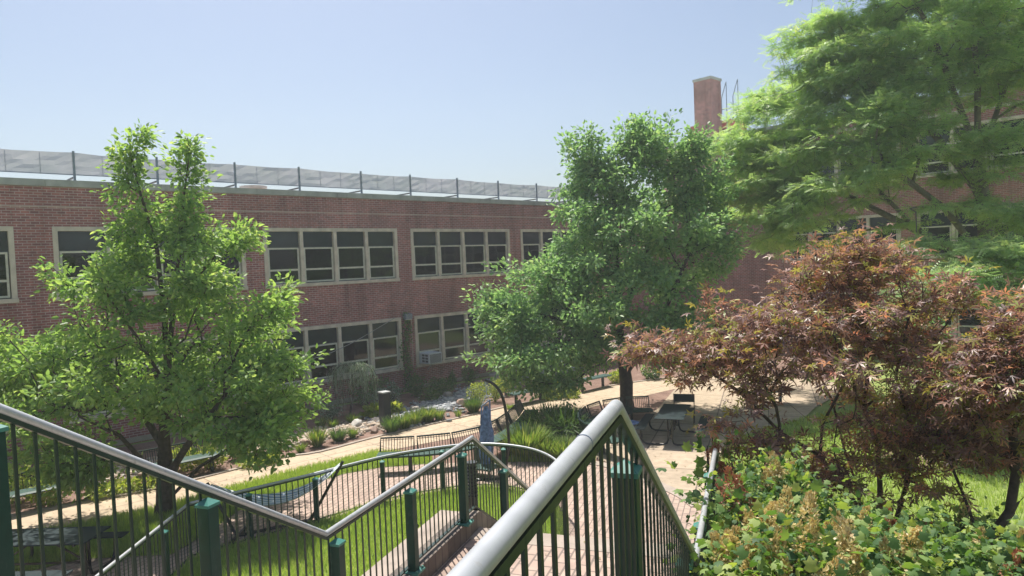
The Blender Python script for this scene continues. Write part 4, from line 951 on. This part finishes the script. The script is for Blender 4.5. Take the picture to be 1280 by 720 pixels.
for (a, b, r_, h_, lab, mt, n, sz, cone) in [
    (414,524,.42,.62,'pale silvery round shrub in the bed right of the left tree','pale',900,.06,0),
    (521,496,.45,.95,'dark green shrub at the foot of the wall vine','dkleaf',900,.07,0),
    (551,495,.62,.72,'wide green shrub by the wall below the air conditioner','dkleaf',1200,.07,0),
    (538,502,.45,.45,'low green shrub between the vine and the creek','dkleaf',700,.06,0),
    (566,485,.28,.75,'narrow dark conical shrub right of the air conditioner','dkleaf',600,.06,1),
    (587,481,.42,.78,'round dark green shrub against the wall near the far creek end','dkleaf',900,.06,0),
    (597,505,.42,.85,'lime yellow shrub beside the creek behind the blue swing','lime',900,.06,0),
    (619,502,.36,.85,'lime yellow shrub right of the swing pole tip','lime',900,.06,0),
    (632,494,.36,.80,'pale lime shrub furthest along the creek','lime',700,.06,0),
    (475,508,.45,.70,'silver leaved shrub behind the bollard on its left','pale',600,.07,0),
    (491,504,.40,.80,'silver leaved shrub behind the bollard on its right','pale',500,.07,0),
    (453,507,.60,1.15,'dark loose shrub under the weeping tree by the wall','dkleaf',900,.08,0),
    (478,500,.5,.95,'dark shrub close to the wall behind the silver shrubs','dkleaf',700,.07,0),
    (400,500,.5,1.0,'dark green shrub below the lower windows beside the left tree','dkleaf',700,.08,0)]:
    q = G(a, b); shrub('shrub', lab, q[0], q[1], 0, r_, h_, 'diamond', MAT[mt], sz, n, group=GS, cone=bool(cone))
for (a, b, r_, h_, lab, mt, n, sz) in [
    (469,521,.36,.42,'yellow green hosta left of the dark bollard','lime',260,.20),
    (492,518,.30,.36,'yellow green hosta right of the dark bollard','lime',220,.18),
    (300,574,.30,.55,'leafy green plant behind the right end of the left bench','lime',260,.14),
    (316,583,.40,.24,'low light green foliage patch at the path edge, left half','lime',500,.08),
    (336,578,.40,.26,'low light green foliage patch at the path edge, right half','lime',500,.08),
    (122,623,.42,.28,'low yellow green foliage patch by the path between the left benches, left half','lime',500,.08),
    (145,617,.40,.30,'low yellow green foliage patch by the path between the left benches, middle','lime',500,.08),
    (178,611,.48,.30,'low yellow green foliage patch by the path behind the left trunk','lime',600,.08),
    (700,494,.75,.62,'feathery yellow green mass between the two backless benches','lime',1500,.08),
    (690,499,.48,.30,'low lime plants at the path edge, left end of the yellow green mass','lime',600,.09),
    (712,496,.50,.30,'low lime plants at the path edge, right end of the yellow green mass','lime',600,.09),
    (770,478,.5,.45,'green plants by the path beyond the far backless bench','lime',700,.09),
    (815,474,.5,.55,'green plants by the far bend of the path','dkleaf',700,.09),
    (262,586,.55,.60,'light green plants behind the backed bench','lime',900,.08),
    (232,588,.50,.62,'pale green plants behind the left end of the backed bench','lime',900,.08),
    (60,630,.50,.60,'pale leafy plants behind the far left bench','lime',800,.09),
    (20,628,.60,.80,'bright leafy shrub at the left edge behind the bench','lime',900,.10)]:
    q = G(a, b); shrub('low_plant', lab, q[0], q[1], 0, r_, h_, 'diamond', MAT[mt], sz, n, cat='plant', group=GH)
q = G(693,545); shrub('shrub', 'dark green spreading shrub in the shaded mulch left of the curved bench', q[0], q[1], 0, .95, .65, 'blade', MAT['dkleaf'], .35, 2600, group='shrubs in the tree bed')
q = G(712,541); shrub('shrub', 'dark green shrub touching the curved bench end', q[0], q[1], 0, .6, .6, 'blade', MAT['dkleaf'], .35, 1500, group='shrubs in the tree bed')
for (a, b, r_, h_, lab) in [(658,572,.62,.85,'tall green ornamental grass right of the swing pole'), (684,574,.55,.6,'mid height green grass clump in the grass patch'), (707,576,.55,.60,'tan tipped ornamental grass beside the near handrail'), (640,570,.4,.5,'short grass clump at the foot of the swing')]:
    q = G(a, b); tuft(lab, q[0], q[1], r_, h_, MAT['tuft'], 900, a, 'ornamental grasses by the swing')
# vine on wall
rs = np.random.default_rng(4); vr = thing('vine', (*WL(0.2, 0.1), 0), 'thin vine climbing the brick pier left of the air conditioner', 'vine'); n = 700
hh = rs.random(n) ** 1.2 * 3.2; aa = 0.15 + rs.normal(0, 0.17, n) * (1.2 - hh / 4) + 0.1 * np.sin(hh * 3)
P = np.stack([W0[0] + WD[0] * aa + WN[0] * 0.08, W0[1] + WD[1] * aa + WN[1] * 0.08, hh], 1) + rs.normal(0, 0.03, (n, 3)) + np.array([WN[0], WN[1], 0]) * 0.05
nr = np.tile([WN[0], WN[1], 0.4], (n, 1)) + rs.normal(0, 0.3, (n, 3)); out = rs.normal(0, 1, (n, 3)); out[:, 2] -= 0.6
place_leaves('foliage', 'diamond', P, out, nr, 0.09 * rs.uniform(0.6, 1.2, n), MAT['dkleaf'], vr, rs.random(n))
mb = MB()
for k in range(3): mb.tube([np.array([*WL(0.15 + 0.12 * math.sin(z * 2 + k * 2), 0.04), z]) for z in np.linspace(0, 3.1 - k * 0.5, 9)], 0.008, 5)
mb.build('stem', MAT['bark'], vr)
# weeping small tree
w0 = G(437, 522); wt = thing('weeping_tree', (w0[0], w0[1], 0), 'small weeping tree with pale drooping foliage in front of the lower windows', 'tree')
top = np.array(AT(440, 462, w0[1])); wd = w0[1]
mb = MB(); mb.tube([(w0[0], w0[1], -0.05), w0 + (top - w0) * 0.5 + [0.05, 0, 0], top], [0.035, 0.028, 0.02], 7)
P = []; 
for k in range(30):
    a_ = rs.uniform(0, 6.28); e = top + np.array([math.cos(a_) * rs.uniform(.25, .85), math.sin(a_) * rs.uniform(.25, .6), 0]); dl = rs.uniform(0.35, 1.15)
    pl = [top, (top + e) / 2 + [0, 0, .18], e + [0, 0, -0.1], e + [0.04, 0, -dl]]; pl = smooth_poly(pl, 5); mb.tube(pl, 0.007, 4)
    for p_ in pl[4:]:
        P += [p_ + rs.normal(0, 0.05, 3) for _ in range(7)]
mb.build('trunk', MAT['bark'], wt); P = np.array(P); n = len(P); out = rs.normal(0, 0.4, (n, 3)); out[:, 2] -= 1
place_leaves('crown', 'blade', P, out, rs.normal(0, 1, (n, 3)) + [0, -0.5, 0.4], 0.20 * rs.uniform(0.6, 1.2, n), MAT['pale'], wt, rs.random(n))

# hydrangeas on the bank
def hydrangea(label, x, y, z, r, h, n_leaf, n_flower, seed, fmat='flower', lsize=0.15):
    rs = np.random.default_rng(seed); root = thing('hydrangea', (x, y, z), label, 'shrub', 'hydrangea bushes beside the right handrail')
    nst = max(14, n_flower + 6); mb = MB(); tips = []
    for k in range(nst):
        a = rs.uniform(0, 6.28); q = rs.random() ** 0.5 * r * 0.85; e = np.array([x + q * math.cos(a), y + q * math.sin(a), z + h * (rs.uniform(0.72, 1.02) - 0.35 * (q / r) ** 2)])
        m_ = np.array([x + q * 0.4 * math.cos(a), y + q * 0.4 * math.sin(a), z + h * 0.5]); mb.tube([(x + rs.normal(0, .08), y + rs.normal(0, .08), z - 0.1), m_, e], [0.012, 0.009, 0.006], 5); tips.append(e)
    mb.build('stem', MAT['bark'], root)
    T = np.array(tips); k = rs.integers(0, nst, n_leaf); P = T[k] + rs.normal(0, 1, (n_leaf, 3)) * np.array([0.16, 0.16, 0.12]) - np.array([0, 0, 1]) * np.abs(rs.normal(0, 0.30, n_leaf))[:, None] * h * 0.8
    P[:, 2] = np.maximum(P[:, 2], z + 0.05); d = P - np.array([x, y, z + h * 0.4]); d /= np.linalg.norm(d, axis=1, keepdims=True); out = d + rs.normal(0, 0.5, (n_leaf, 3)); out[:, 2] -= 0.3
    nr = rs.normal(0, 0.4, (n_leaf, 3)) + d * 0.5; nr[:, 2] += 0.9
    place_leaves('foliage', 'hleaf', P, out, nr, lsize * rs.uniform(0.5, 1.2, n_leaf), MAT['leafH'], root, rs.random(n_leaf))
    for f in range(n_flower):
        e = tips[f] + np.array([0, 0, 0.03]); lean = rs.normal(0, 0.35, 3); lean[2] = 1; lean /= np.linalg.norm(lean); L = rs.uniform(0.15, 0.27); m_ = 260
        t = rs.random(m_); w = (1 - t * 0.7) * 0.066; th = rs.uniform(0, 6.28, m_); side = np.cross(lean, [1, 0, 0]); side /= np.linalg.norm(side); s2 = np.cross(lean, side)
        Q = e + lean * (t * L)[:, None] + (side * np.cos(th)[:, None] + s2 * np.sin(th)[:, None]) * (w * rs.uniform(0.5, 1.1, m_))[:, None]
        place_leaves('flower_panicle', 'diamond', Q, Q - e - lean * L * 0.3 + rs.normal(0, .02, (m_, 3)), rs.normal(0, 1, (m_, 3)), 0.025 * rs.uniform(0.6, 1.3, m_), MAT[fmat], root, rs.random(m_))
def hy(pxx, pyy, D, r, h, nl, nf, seed, label, fm='flower', ls=0.072):
    """top of the bush at the given picture point and distance"""
    p = AT(pxx, pyy, D); hydrangea(label, p[0], p[1], p[2] - h, r, h, int(nl * 2.7), nf, seed, fm, ls)
hy(955, 655, 4.4, .34, 1.0, 620, 16, 21, 'hydrangea with many cream panicles nearest the foot of the near handrail')
hy(1010, 665, 4.0, .38, 1.0, 800, 15, 22, 'hydrangea with cream panicles at the bottom edge, second from the handrail')
hy(1085, 665, 4.3, .42, 1.0, 800, 13, 23, 'hydrangea with scattered cream panicles below the stems of the red maple')
hy(968, 568, 6.4, .44, 1.6, 1300, 5, 24, 'dark green hydrangea behind the cream flowered ones, next to the white rail')
hy(928, 600, 5.6, .20, 1.2, 380, 7, 25, 'hydrangea with russet faded panicles leaning over the white handrail', 'russet')
hy(1010, 595, 6.2, .60, 1.3, 1200, 4, 26, 'leafy green hydrangea left of the red maple stems')
hy(1110, 665, 5.4, .50, 1.0, 800, 4, 27, 'leafy hydrangea in front of the base of the red maple')
hy(1175, 665, 5.4, .55, 1.0, 800, 3, 28, 'hydrangea with a few russet panicles near the bottom right', 'russet')
hy(1240, 655, 5.2, .55, 1.1, 900, 6, 29, 'large leaved hydrangea at the bottom right corner')
hy(1060, 640, 7.5, .70, 1.1, 1100, 3, 30, 'light green bush around the base of the red maple stems')
hy(1190, 640, 7.8, .80, 1.0, 1200, 2, 31, 'light green bush behind the russet panicles near the right edge')
hy(915, 575, 7.4, .16, 1.1, 260, 3, 32, 'small hydrangea at the upper end of the white rail', 'russet')
# tall single panicle by the rail
p = AT(887, 540, 7.9); 
hydrangea('lone tall russet panicle rising above the end of the white rail', p[0], p[1], p[2] - 1.5, .13, 1.48, 60, 1, 40, 'russet', .14)

# ground cover on the bank
def blades(name, pts, h, mat, seed, lean=0.35, z=0.0, w=1.0):
    rs = np.random.default_rng(seed); n = len(pts); P = np.array(pts)
    if P.shape[1] == 2: P = np.c_[P, np.full(n, z)]
    a = rs.uniform(0, 6.28, n); out = np.stack([np.cos(a) * lean * rs.random(n), np.sin(a) * lean * rs.random(n), np.ones(n)], 1)
    nr = np.stack([np.sin(a + 1), np.cos(a + 1), np.zeros(n)], 1); N2 = np.sin(P[:, 0] * 1.3) * np.cos(P[:, 1] * 1.7) * 0.12
    t = np.clip(rs.random(n) * 0.8 + 0.1 + N2, 0, 1)
    LEAF['gb'] = (np.array([(-0.05*w,0,0),(0.05*w,0,0),(0.03*w,0.6,0.05),(-0.03*w,0.6,0.05),(0.004,1,0.2),(-0.004,1,0.2)]), LEAF['blade'][1])
    return place_leaves(name, 'gb', P, out, nr, h * rs.uniform(0.5, 1.25, n), mat, None, t)
def in_poly(poly, n, seed):
    rs = np.random.default_rng(seed); poly = np.array(poly); lo = poly.min(0); hi = poly.max(0); out = []
    x = poly[:, 0]; y = poly[:, 1]
    while len(out) < n:
        q = rs.uniform(lo, hi, (n * 2, 2)); ins = np.zeros(len(q), bool); j = len(poly) - 1
        for i in range(len(poly)):
            c = ((y[i] > q[:, 1]) != (y[j] > q[:, 1])) & (q[:, 0] < (x[j] - x[i]) * (q[:, 1] - y[i]) / (y[j] - y[i] + 1e-12) + x[i]); ins ^= c; j = i
        out += list(q[ins])
    return np.array(out[:n])
tag(blades('grass', in_poly(inner_lawn, 80000, 1), 0.13, MAT['grass'], 2, z=0.02, lean=.7), 'unmown bright green grass inside the curved railing', 'grass', kind='stuff')
strip = [(-13, 9.2)] + px([(58,665),(142,648),(200,635),(360,592),(470,566),(540,570),(540,580),(475,585),(430,593),(400,602),(354,619),(309,632),(262,665),(215,694),(100,700)]) + [(-13, 8.6)]
tag(blades('grass', in_poly(strip, 50000, 3), 0.13, MAT['grass'], 4, z=0.015), 'grass strip between the path and the brick pavers', 'grass', kind='stuff')
tag(blades('grass', in_poly(px([(628,578),(632,563),(660,553),(690,548),(725,552),(742,566),(745,580),(690,578)]), 9000, 5), 0.14, MAT['grass'], 6, z=0.015), 'grass patch between the swing and the near handrail', 'grass', kind='stuff')
rl = [(3.6, 10), G2(885,620), G2(900,575), G2(912,552), G2(960,535), G2(1020,520), G2(1080,512), (20, 18), (16, 9)]
tag(blades('grass', in_poly(rl, 70000, 7), 0.13, MAT['grass'], 8, z=0.0, w=1.4), 'sunlit lawn beyond the red maple stems', 'grass', kind='stuff')
rs = np.random.default_rng(77); n = 26000; ss = rs.uniform(0.8, 12, n); tt = rs.uniform(0.0, 9.5, n)
BP = np.array([S(a, b, bank_h(a, b) + 0.02) for a, b in zip(ss, tt)])
nr = rs.normal(0, .5, (n, 3)); nr[:, 2] += 1; out = rs.normal(0, 1, (n, 3)); out[:, 2] += .5; BP[:, 2] += rs.random(n) * 0.25
o = place_leaves('ground_cover', 'diamond', BP, out, nr, 0.10 * rs.uniform(.5, 1.4, n), MAT['lime'], None, rs.random(n)); tag(o, 'leafy green ground cover over the bank', 'ground cover', kind='stuff')

# fallen leaves
rs = np.random.default_rng(99); lp_ = [in_poly(px([(14,650),(200,616),(400,568),(600,520),(840,476),(844,486),(648,524),(360,590),(58,662)]), 500, 12), in_poly(px([(760,583),(822,511),(860,480),(905,540),(870,628)]), 300, 13), in_poly([tuple(q_[:2]) for q_ in (S(5, -3), S(7.6, -3), S(7.6, -.6), S(5, -.6))], 60, 14)]
LQ = np.vstack([np.c_[lp_[0], np.full(500, .012)], np.c_[lp_[1], np.full(300, .016)], np.c_[lp_[2], np.full(60, 1.812)]]); n = len(LQ); nr = rs.normal(0, .15, (n, 3)); nr[:, 2] += 1; out = rs.normal(0, 1, (n, 3)); out[:, 2] = 0.05
MAT['litter'] = leafmat('dry_leaf', [(0, (0.10, 0.06, 0.03)), (0.6, (0.22, 0.16, 0.06)), (1, (0.16, 0.22, 0.06))], 0.1)
o = place_leaves('leaf_litter', 'diamond', LQ, out, nr, 0.045 * rs.uniform(.5, 1.3, n), MAT['litter'], None, rs.random(n)); tag(o, 'few dry leaves scattered on the paving', 'leaf litter', kind='stuff')

# mulch circle on the right lawn with a sapling
q = G(1160, 575); mc = MB(); mc.sheet([(q[0] + 1.0 * math.cos(a), q[1] + 0.9 * math.sin(a)) for a in np.linspace(0, 6.283, 30)[:-1]], 0.014); struct('mulch_circle', mc, MAT['mulch'])
sapl = [[np.array([q[0], q[1], 0]), np.array([q[0], q[1], 1.2]), np.array([q[0] + .1, q[1], 2.6])]]
tree('sapling', 'thin young tree in a mulch circle on the sunlit lawn', 'tree', sapl, blob_points([((q[0], q[1], 2.8), (.7, .7, .8), 1)], 60, 2, .3), 'diamond', MAT['leafB'], MAT['bark'], 0.035, 0.09, 18, 0.2, seed=3)

# ------------------------------------------------------------------ benches
def bench_segment_back(mb, a, b, out, z0=0.46, z1=0.77):
    """wire back panel between ground points a,b; out = unit vector away from seat"""
    lean = np.append(out, 0) * 0.12
    A0 = np.array([*a, z0]); B0 = np.array([*b, z0]); A1 = np.array([*a, z1]) + lean; B1 = np.array([*b, z1]) + lean
    mb.tube([A0, A1, B1, B0], 0.023, 6)
    for t in np.linspace(0, 1, 13)[1:-1]: mb.tube([A0 * (1-t) + B0 * t, A1 * (1-t) + B1 * t], 0.008, 4)
    mb.tube([A0 * .15 + A1 * .85, B0 * .15 + B1 * .85], 0.008, 4)
MAT['seatmesh'] = simple('green_seat_mesh', (0.010, 0.055, 0.042), 0.55, var=0.6, scale=60)
def curved_bench(label, line, side, nseg, legs, gap=0.10, name='curved_bench'):
    """line: rear edge ground polyline; side: +1 seat lies to the right of travel"""
    L = np.array(smooth_poly([np.array(p, float) for p in line], 10)); d = np.r_[0, np.cumsum(np.linalg.norm(np.diff(L, axis=0), axis=1))]
    def at(s): return np.array([np.interp(s, d, L[:, 0]), np.interp(s, d, L[:, 1])])
    def nrm(s): v = at(min(s + .05, d[-1])) - at(max(s - .05, 0)); v /= np.linalg.norm(v); return np.array([v[1], -v[0]]) * side
    root = thing(name, (*L[0], 0), label, 'bench', 'curved green benches')
    bnds = np.linspace(0, d[-1], nseg + 1)
    for i in range(nseg):
        s0, s1 = bnds[i] + gap / 2, bnds[i+1] - gap / 2
        m_ = MB(); bench_segment_back(m_, at(s0), at(s1), -nrm((s0 + s1) / 2)); m_.build('backrest', MAT['darkgreen'], root)
    mb = MB(); N = nseg * 3
    for i in range(N):
        s0 = d[-1] * i / N; s1 = d[-1] * (i + 1) / N - 0.004; a, b = at(s0), at(s1); na, nb_ = nrm(s0), nrm(s1)
        mb.prism([tuple(a + na * .02), tuple(b + nb_ * .02), tuple(b + nb_ * .46), tuple(a + na * .46)], 0.425, 0.455)
    mb.build('seat', MAT['seatmesh'], root)
    mb = MB(); mb.tube([np.append(at(s) + nrm(s) * .27, 0.39) for s in np.linspace(0.1, d[-1] - .1, 24)], 0.03, 6); mb.build('beam', MAT['darkgreen'], root)
    for i in range(legs):
        s = d[-1] * (i + .5) / legs; p_ = at(s) + nrm(s) * .25
        MB().beam((p_[0], p_[1], 0), (p_[0], p_[1], 0.40), 0.07, 0.07).box((p_[0]-.09, p_[1]-.09, 0), (p_[0]+.09, p_[1]+.09, .012)).build('leg', MAT['darkgreen'], root)
def off(p, v): return (p[0] + v[0], p[1] + v[1])
la = [G2(474, 588), G2(540, 584), G2(590, 576), G2(622, 563), G2(645, 545), G2(656, 530)]
curved_bench('long curved green bench with wire backs behind the blue swing', la, 1, 7, 4)
lb_ = [(4.05, 20.9), (3.3, 20.9), (2.5, 20.45), (1.95, 19.6), (1.75, 18.6), (1.9, 17.7), (2.3, 17.0)]
curved_bench('curved green bench in the shade wrapping the base of the central tree', lb_, -1, 7, 4)
def straight_bench(label, c, ang, L=1.75, back=False):
    root = thing('bench', (c[0], c[1], 0), label, 'bench', 'straight green benches along the path', rz=ang)
    m_ = MB(); K = 20
    prof = [(-0.23, 0.43), (-0.18, 0.46), (0.18, 0.46), (0.23, 0.43), (0.20, 0.405), (-0.20, 0.405)]
    vs_ = [(x_, y_, z_) for x_ in (-L/2, L/2) for (y_, z_) in prof]; k = len(prof)
    m_.add(vs_, [tuple(range(k)), tuple(range(k, 2*k))[::-1]] + [(i, i + k, (i+1) % k + k, (i+1) % k) for i in range(k)]); m_.build('seat', MAT['seatmesh'], root, local=True)
    for s_ in (-1, 1): MB().beam((s_ * L * .33, 0, 0), (s_ * L * .33, 0, .41), .08, .08).box((s_*L*.33 - .04, -.2, .385), (s_*L*.33 + .04, .2, .404)).build('leg', MAT['darkgreen'], root, local=True)
    if back:
        for i in range(3):
            a = -L/2 + i * L / 3 + .03; b = a + L / 3 - .06; m_ = MB(); bench_segment_back(m_, (a, .22), (b, .22), np.array([0, 1.0])); m_.build('backrest', MAT['darkgreen'], root, local=True)
straight_bench('backless green bench by the path with the lime grasses at its right', ((G(645,507)+G(676,500))/2)[:2], WALLANG - .05)
straight_bench('backless green bench further along the path left of the tree trunk', ((G(729,488.5)+G(753,484))/2)[:2], WALLANG - .05)
q = G(277, 587); straight_bench('green bench with a wire back seen behind the left tree trunk', (q[0] - .72, q[1] - .55), WALLANG - .03, 2.1, True)
straight_bench('green bench at the far left edge behind the bars of the left handrail', (-10.4, 15.35), WALLANG - .03, 2.0, True)
q = G(955, 506); straight_bench('green bench glimpsed through the red maple leaves at the far side of the plaza', (q[0], q[1]), 0.2, 1.8)

# picnic tables
def picnic(label, c, ang):
    root = thing('picnic_table', (c[0], c[1], 0), label, 'picnic table', 'dark metal picnic tables', rz=ang)
    W, L = .76, 1.9
    MB().box((-W/2, -L/2, .735), (W/2, L/2, .765)).build('tabletop', MAT['tabletop'], root, local=True, bevel=.012)
    for s_ in (-1, 1): MB().box((s_*.78 - .13, -L/2, .435), (s_*.78 + .13, L/2, .46)).build('seat', MAT['tabletop'], root, local=True, bevel=.01)
    for y_ in (-L/2 + .2, L/2 - .2):
        for s_ in (-1, 1):
            pl = [(s_*.05, y_, .72), (s_*.05, y_, .18), (s_*.09, y_, .07), (s_*.17, y_, .03), (s_*.62, y_, .03), (s_*.71, y_, .07), (s_*.77, y_, .17), (s_*.78, y_, .42)]
            MB().tube(pl, .026, 8).build('leg', MAT['black'], root, local=True, smooth=True)
    m_ = MB()
    for y_ in (-L/2 + .2, L/2 - .2):
        m_.beam((-W/2 + .04, y_, .71), (W/2 - .04, y_, .71), .03, .03); m_.beam((-.05, y_, .2), (.05, y_, .2), .03, .03)
    m_.beam((0, -L/2 + .2, .3), (0, L/2 - .2, .3), .03, .03); m_.beam((0, -L/2 + .2, .3), (0, -.1, .7), .025, .025); m_.beam((0, L/2 - .2, .3), (0, .1, .7), .025, .025)
    m_.build('frame', MAT['black'], root, local=True)
MAT['tabletop'] = simple('dark_green_table', (0.010, 0.024, 0.027), 0.6, var=0.3, scale=40, spec=0.25)
picnic('dark green picnic table in the tree shade on the plaza', (4.27, 18.9), -math.atan2(.68, 1.86))
picnic('dark picnic table in the shade at the bottom left corner', (-8.0, 11.45), math.pi / 2 - .02)
def chair(label, c, ang, seatmat, wide=.5):
    root = thing('chair', (c[0], c[1], 0), label, 'chair', rz=ang); m_ = MB(); w = wide / 2
    MB().box((-w, -.22, .42), (w, .22, .45)).build('seat', seatmat, root, local=True, bevel=.01)
    MB().box((-w, .20, .62), (w, .235, .86)).build('backrest', MAT['tabletop'], root, local=True, bevel=.01)
    for sx in (-1, 1):
        for sy in (-1, 1): MB().tube([(sx * (w - .02), sy * .2, 0), (sx * (w - .02), sy * .2, .87 if sy > 0 else .42)], .014, 6).build('leg', MAT['black'], root, local=True)
chair('dark chair with a wide back at the far end of the picnic table', (4.95, 20.5), -.3, MAT['tabletop'], .62)
q = G(789, 548); chair('metal chair with a blue seat left of the picnic table', (q[0], q[1]), .5, MAT['bluecloth'])

# swing
q = G(636, 592); D_ = q[1]
sw = thing('hanging_chair', (q[0], q[1], 0), 'blue fabric hanging chair on a tall curved black pole', 'hanging chair')
pl = smooth_poly([np.array([q[0] - .1, D_ + .1, .05]), AT(636, 556, D_), AT(633, 520, D_), AT(627.5, 495, D_), AT(618, 481, D_), AT(606, 474.6, D_)], 8)
MB().tube(pl, .035, 10).build('pole', MAT['black'], sw, smooth=True)
MB().tube([np.array([q[0] - .5 + .62 * math.cos(a), D_ + .5 * math.sin(a), .03]) for a in np.linspace(.5, 5.8, 20)], .03, 8).build('base_ring', MAT['black'], sw, smooth=True)
tipp = AT(607, 476, D_); sa = AT(602, 508, D_); sb = AT(612, 500, D_ + .1); mid = AT(608, 492, D_)
MB().tube([tipp, mid], .012, 5).tube([mid, sa], .008, 5).tube([mid, sb], .008, 5).build('rope', MAT['rope'], sw)
MB().tube([sa, sb], .018, 6).build('spreader_bar', MAT['steelpost'], sw)
m_ = MB(); cl_ = []
NN = 16; HH = 10
for i in range(HH + 1):
    t = i / HH; cxp = AT(607.5, 508 + 74 * t, D_)
    for j in range(NN):
        a = j / NN * 2 * math.pi; w = (.05 + .10 * min(1, t * 2.2)) * (1 + .25 * math.sin(a * 5 + t * 3)) * (1 if t < .9 else .7)
        cl_.append(cxp + np.array([math.cos(a) * w, math.sin(a) * w * .8, 0]))
m_.add(cl_, [(i*NN + j, i*NN + (j+1) % NN, (i+1)*NN + (j+1) % NN, (i+1)*NN + j) for i in range(HH) for j in range(NN)] + [tuple(range(HH*NN, HH*NN + NN))])
m_.build('fabric_seat', MAT['bluecloth'], sw, smooth=True)
MB().tube([sa, AT(601, 530, D_)], .02, 6).tube([sb, AT(613, 530, D_)], .02, 6).build('fabric_strap', MAT['bluecloth'], sw)
q2 = G(604, 596); lc = thing('low_chair', (q2[0], q2[1], 0), 'low dark green chair standing under the blue hanging chair', 'chair', rz=-.5)
MB().box((-.35, -.25, .22), (.35, .25, .27)).build('seat', MAT['seatmesh'], lc, local=True, bevel=.01)
MB().box((-.38, .2, .28), (-.02, .26, .62)).build('backrest', MAT['darkgreen'], lc, local=True, bevel=.01)
for sx in (-.3, .3):
    for sy in (-.2, .2): MB().tube([(sx, sy, 0), (sx, sy, .22)], .018, 6).build('leg', MAT['black'], lc, local=True)

# hammock
hmr = AT(425, 580, 13.75); hml = np.array([-5.95, 13.25, .95]); f1 = G(387, 652); f2 = G(297, 672)
hm = thing('hammock', ((f1[0] + f2[0]) / 2, 13.5, 0), 'striped white and blue hammock on a black stand behind the curved railing', 'hammock')
axis = (hmr - hml)[:2]; axis /= np.linalg.norm(axis); pe = np.array([-axis[1], axis[0]]); vs_ = []; NU, NV = 28, 8
for i in range(NU + 1):
    t = i / NU; c_ = hml * (1-t) + hmr * t; c_ = c_ - np.array([0, 0, 0.62 * 4 * t * (1-t) * .92]); w = .10 + .26 * math.sin(math.pi * t) ** .7
    for j in range(NV + 1):
        v = j / NV * 2 - 1; vs_.append(np.array([c_[0] + pe[0] * w * v, c_[1] + pe[1] * w * v, c_[2] + .10 * v * v * math.sin(math.pi * t)]))
MB().add(vs_, [(i*(NV+1)+j, i*(NV+1)+j+1, (i+1)*(NV+1)+j+1, (i+1)*(NV+1)+j) for i in range(NU) for j in range(NV)]).build('cloth', MAT['hammock'], hm, smooth=True)
MB().tube([f1, hmr + [.06, 0, .05]], .03, 8).build('arm', MAT['black'], hm); MB().tube([f2, hml + [-.06, 0, .05]], .03, 8).build('arm', MAT['black'], hm)
for f_ in (f1, f2): MB().tube([(f_[0], f_[1] - .45, .035), (f_[0], f_[1] + .45, .035)], .035, 8).build('foot', MAT['black'], hm)
MB().tube([f1 + [0, 0, .035], f2 + [0, 0, .035]], .03, 8).build('base_bar', MAT['black'], hm)

# bollards, spotlight, litter
q = G(482, 531); bo = thing('bollard', (q[0], q[1], 0), 'tall square dark grey bollard standing in the cobbles by the path', 'bollard', rz=WALLANG)
MB().box((-.14, -.14, 0), (.14, .14, 1.02)).build('body', MAT['bollard'], bo, local=True, bevel=.01)
MB().box((-.15, -.15, 1.022), (.15, .15, 1.07)).build('cap', MAT['coping'], bo, local=True, bevel=.008)
lx, ly = S(8.02, -3.40)[:2]; lz = 1.62
lp = thing('path_light', (lx, ly, lz), 'dark louvred cylinder path light standing on the wall at the stair corner post', 'lamp')
MB().tube([(lx, ly, lz), (lx, ly, lz + .45)], .062, 20).build('body', MAT['black'], lp, smooth=True)
for k in range(9): MB().tube([(lx, ly, lz + .46 + k * .045), (lx, ly, lz + .475 + k * .045)], [.07, .062], 20).build('louvre', MAT['black'], lp, smooth=True)
MB().tube([(lx, ly, lz + .45), (lx, ly, lz + .86)], .048, 16).build('lens', MAT['bollard'], lp, smooth=True)
MB().tube([(lx, ly, lz + .862), (lx, ly, lz + .89)], .072, 20).build('lid', MAT['bollard'], lp, smooth=True)
q = G(518, 690); spx, spy = q[:2]
sp_ = thing('spotlight', (spx, spy, 0), 'small black spotlight on a stake in the inner lawn', 'lamp')
MB().tube([(spx, spy, -.05), (spx, spy, .36)], .012, 6).build('stake', MAT['black'], sp_)
MB().tube([(spx - .06, spy - .07, .36), (spx + .05, spy + .07, .46)], [.075, .055], 12).build('head', MAT['black'], sp_, smooth=True)

# ------------------------------------------------------------------ hazy summer air
hm_ = bpy.data.materials.new('haze_air'); hm_.use_nodes = True; nn = hm_.node_tree.nodes; nn.remove(nn['Principled BSDF'])
pv = nn.new('ShaderNodeVolumePrincipled'); pv.inputs['Color'].default_value = (0.86, 0.92, 1.0, 1); pv.inputs['Density'].default_value = HAZE; pv.inputs['Anisotropy'].default_value = 0.35
hm_.node_tree.links.new(pv.outputs[0], nn['Material Output'].inputs['Volume'])
tag(MB().box((-75, -30, -1.0), (75, 80, 22)).build('haze', hm_), 'thin pale summer haze filling the courtyard air', 'haze', kind='stuff')
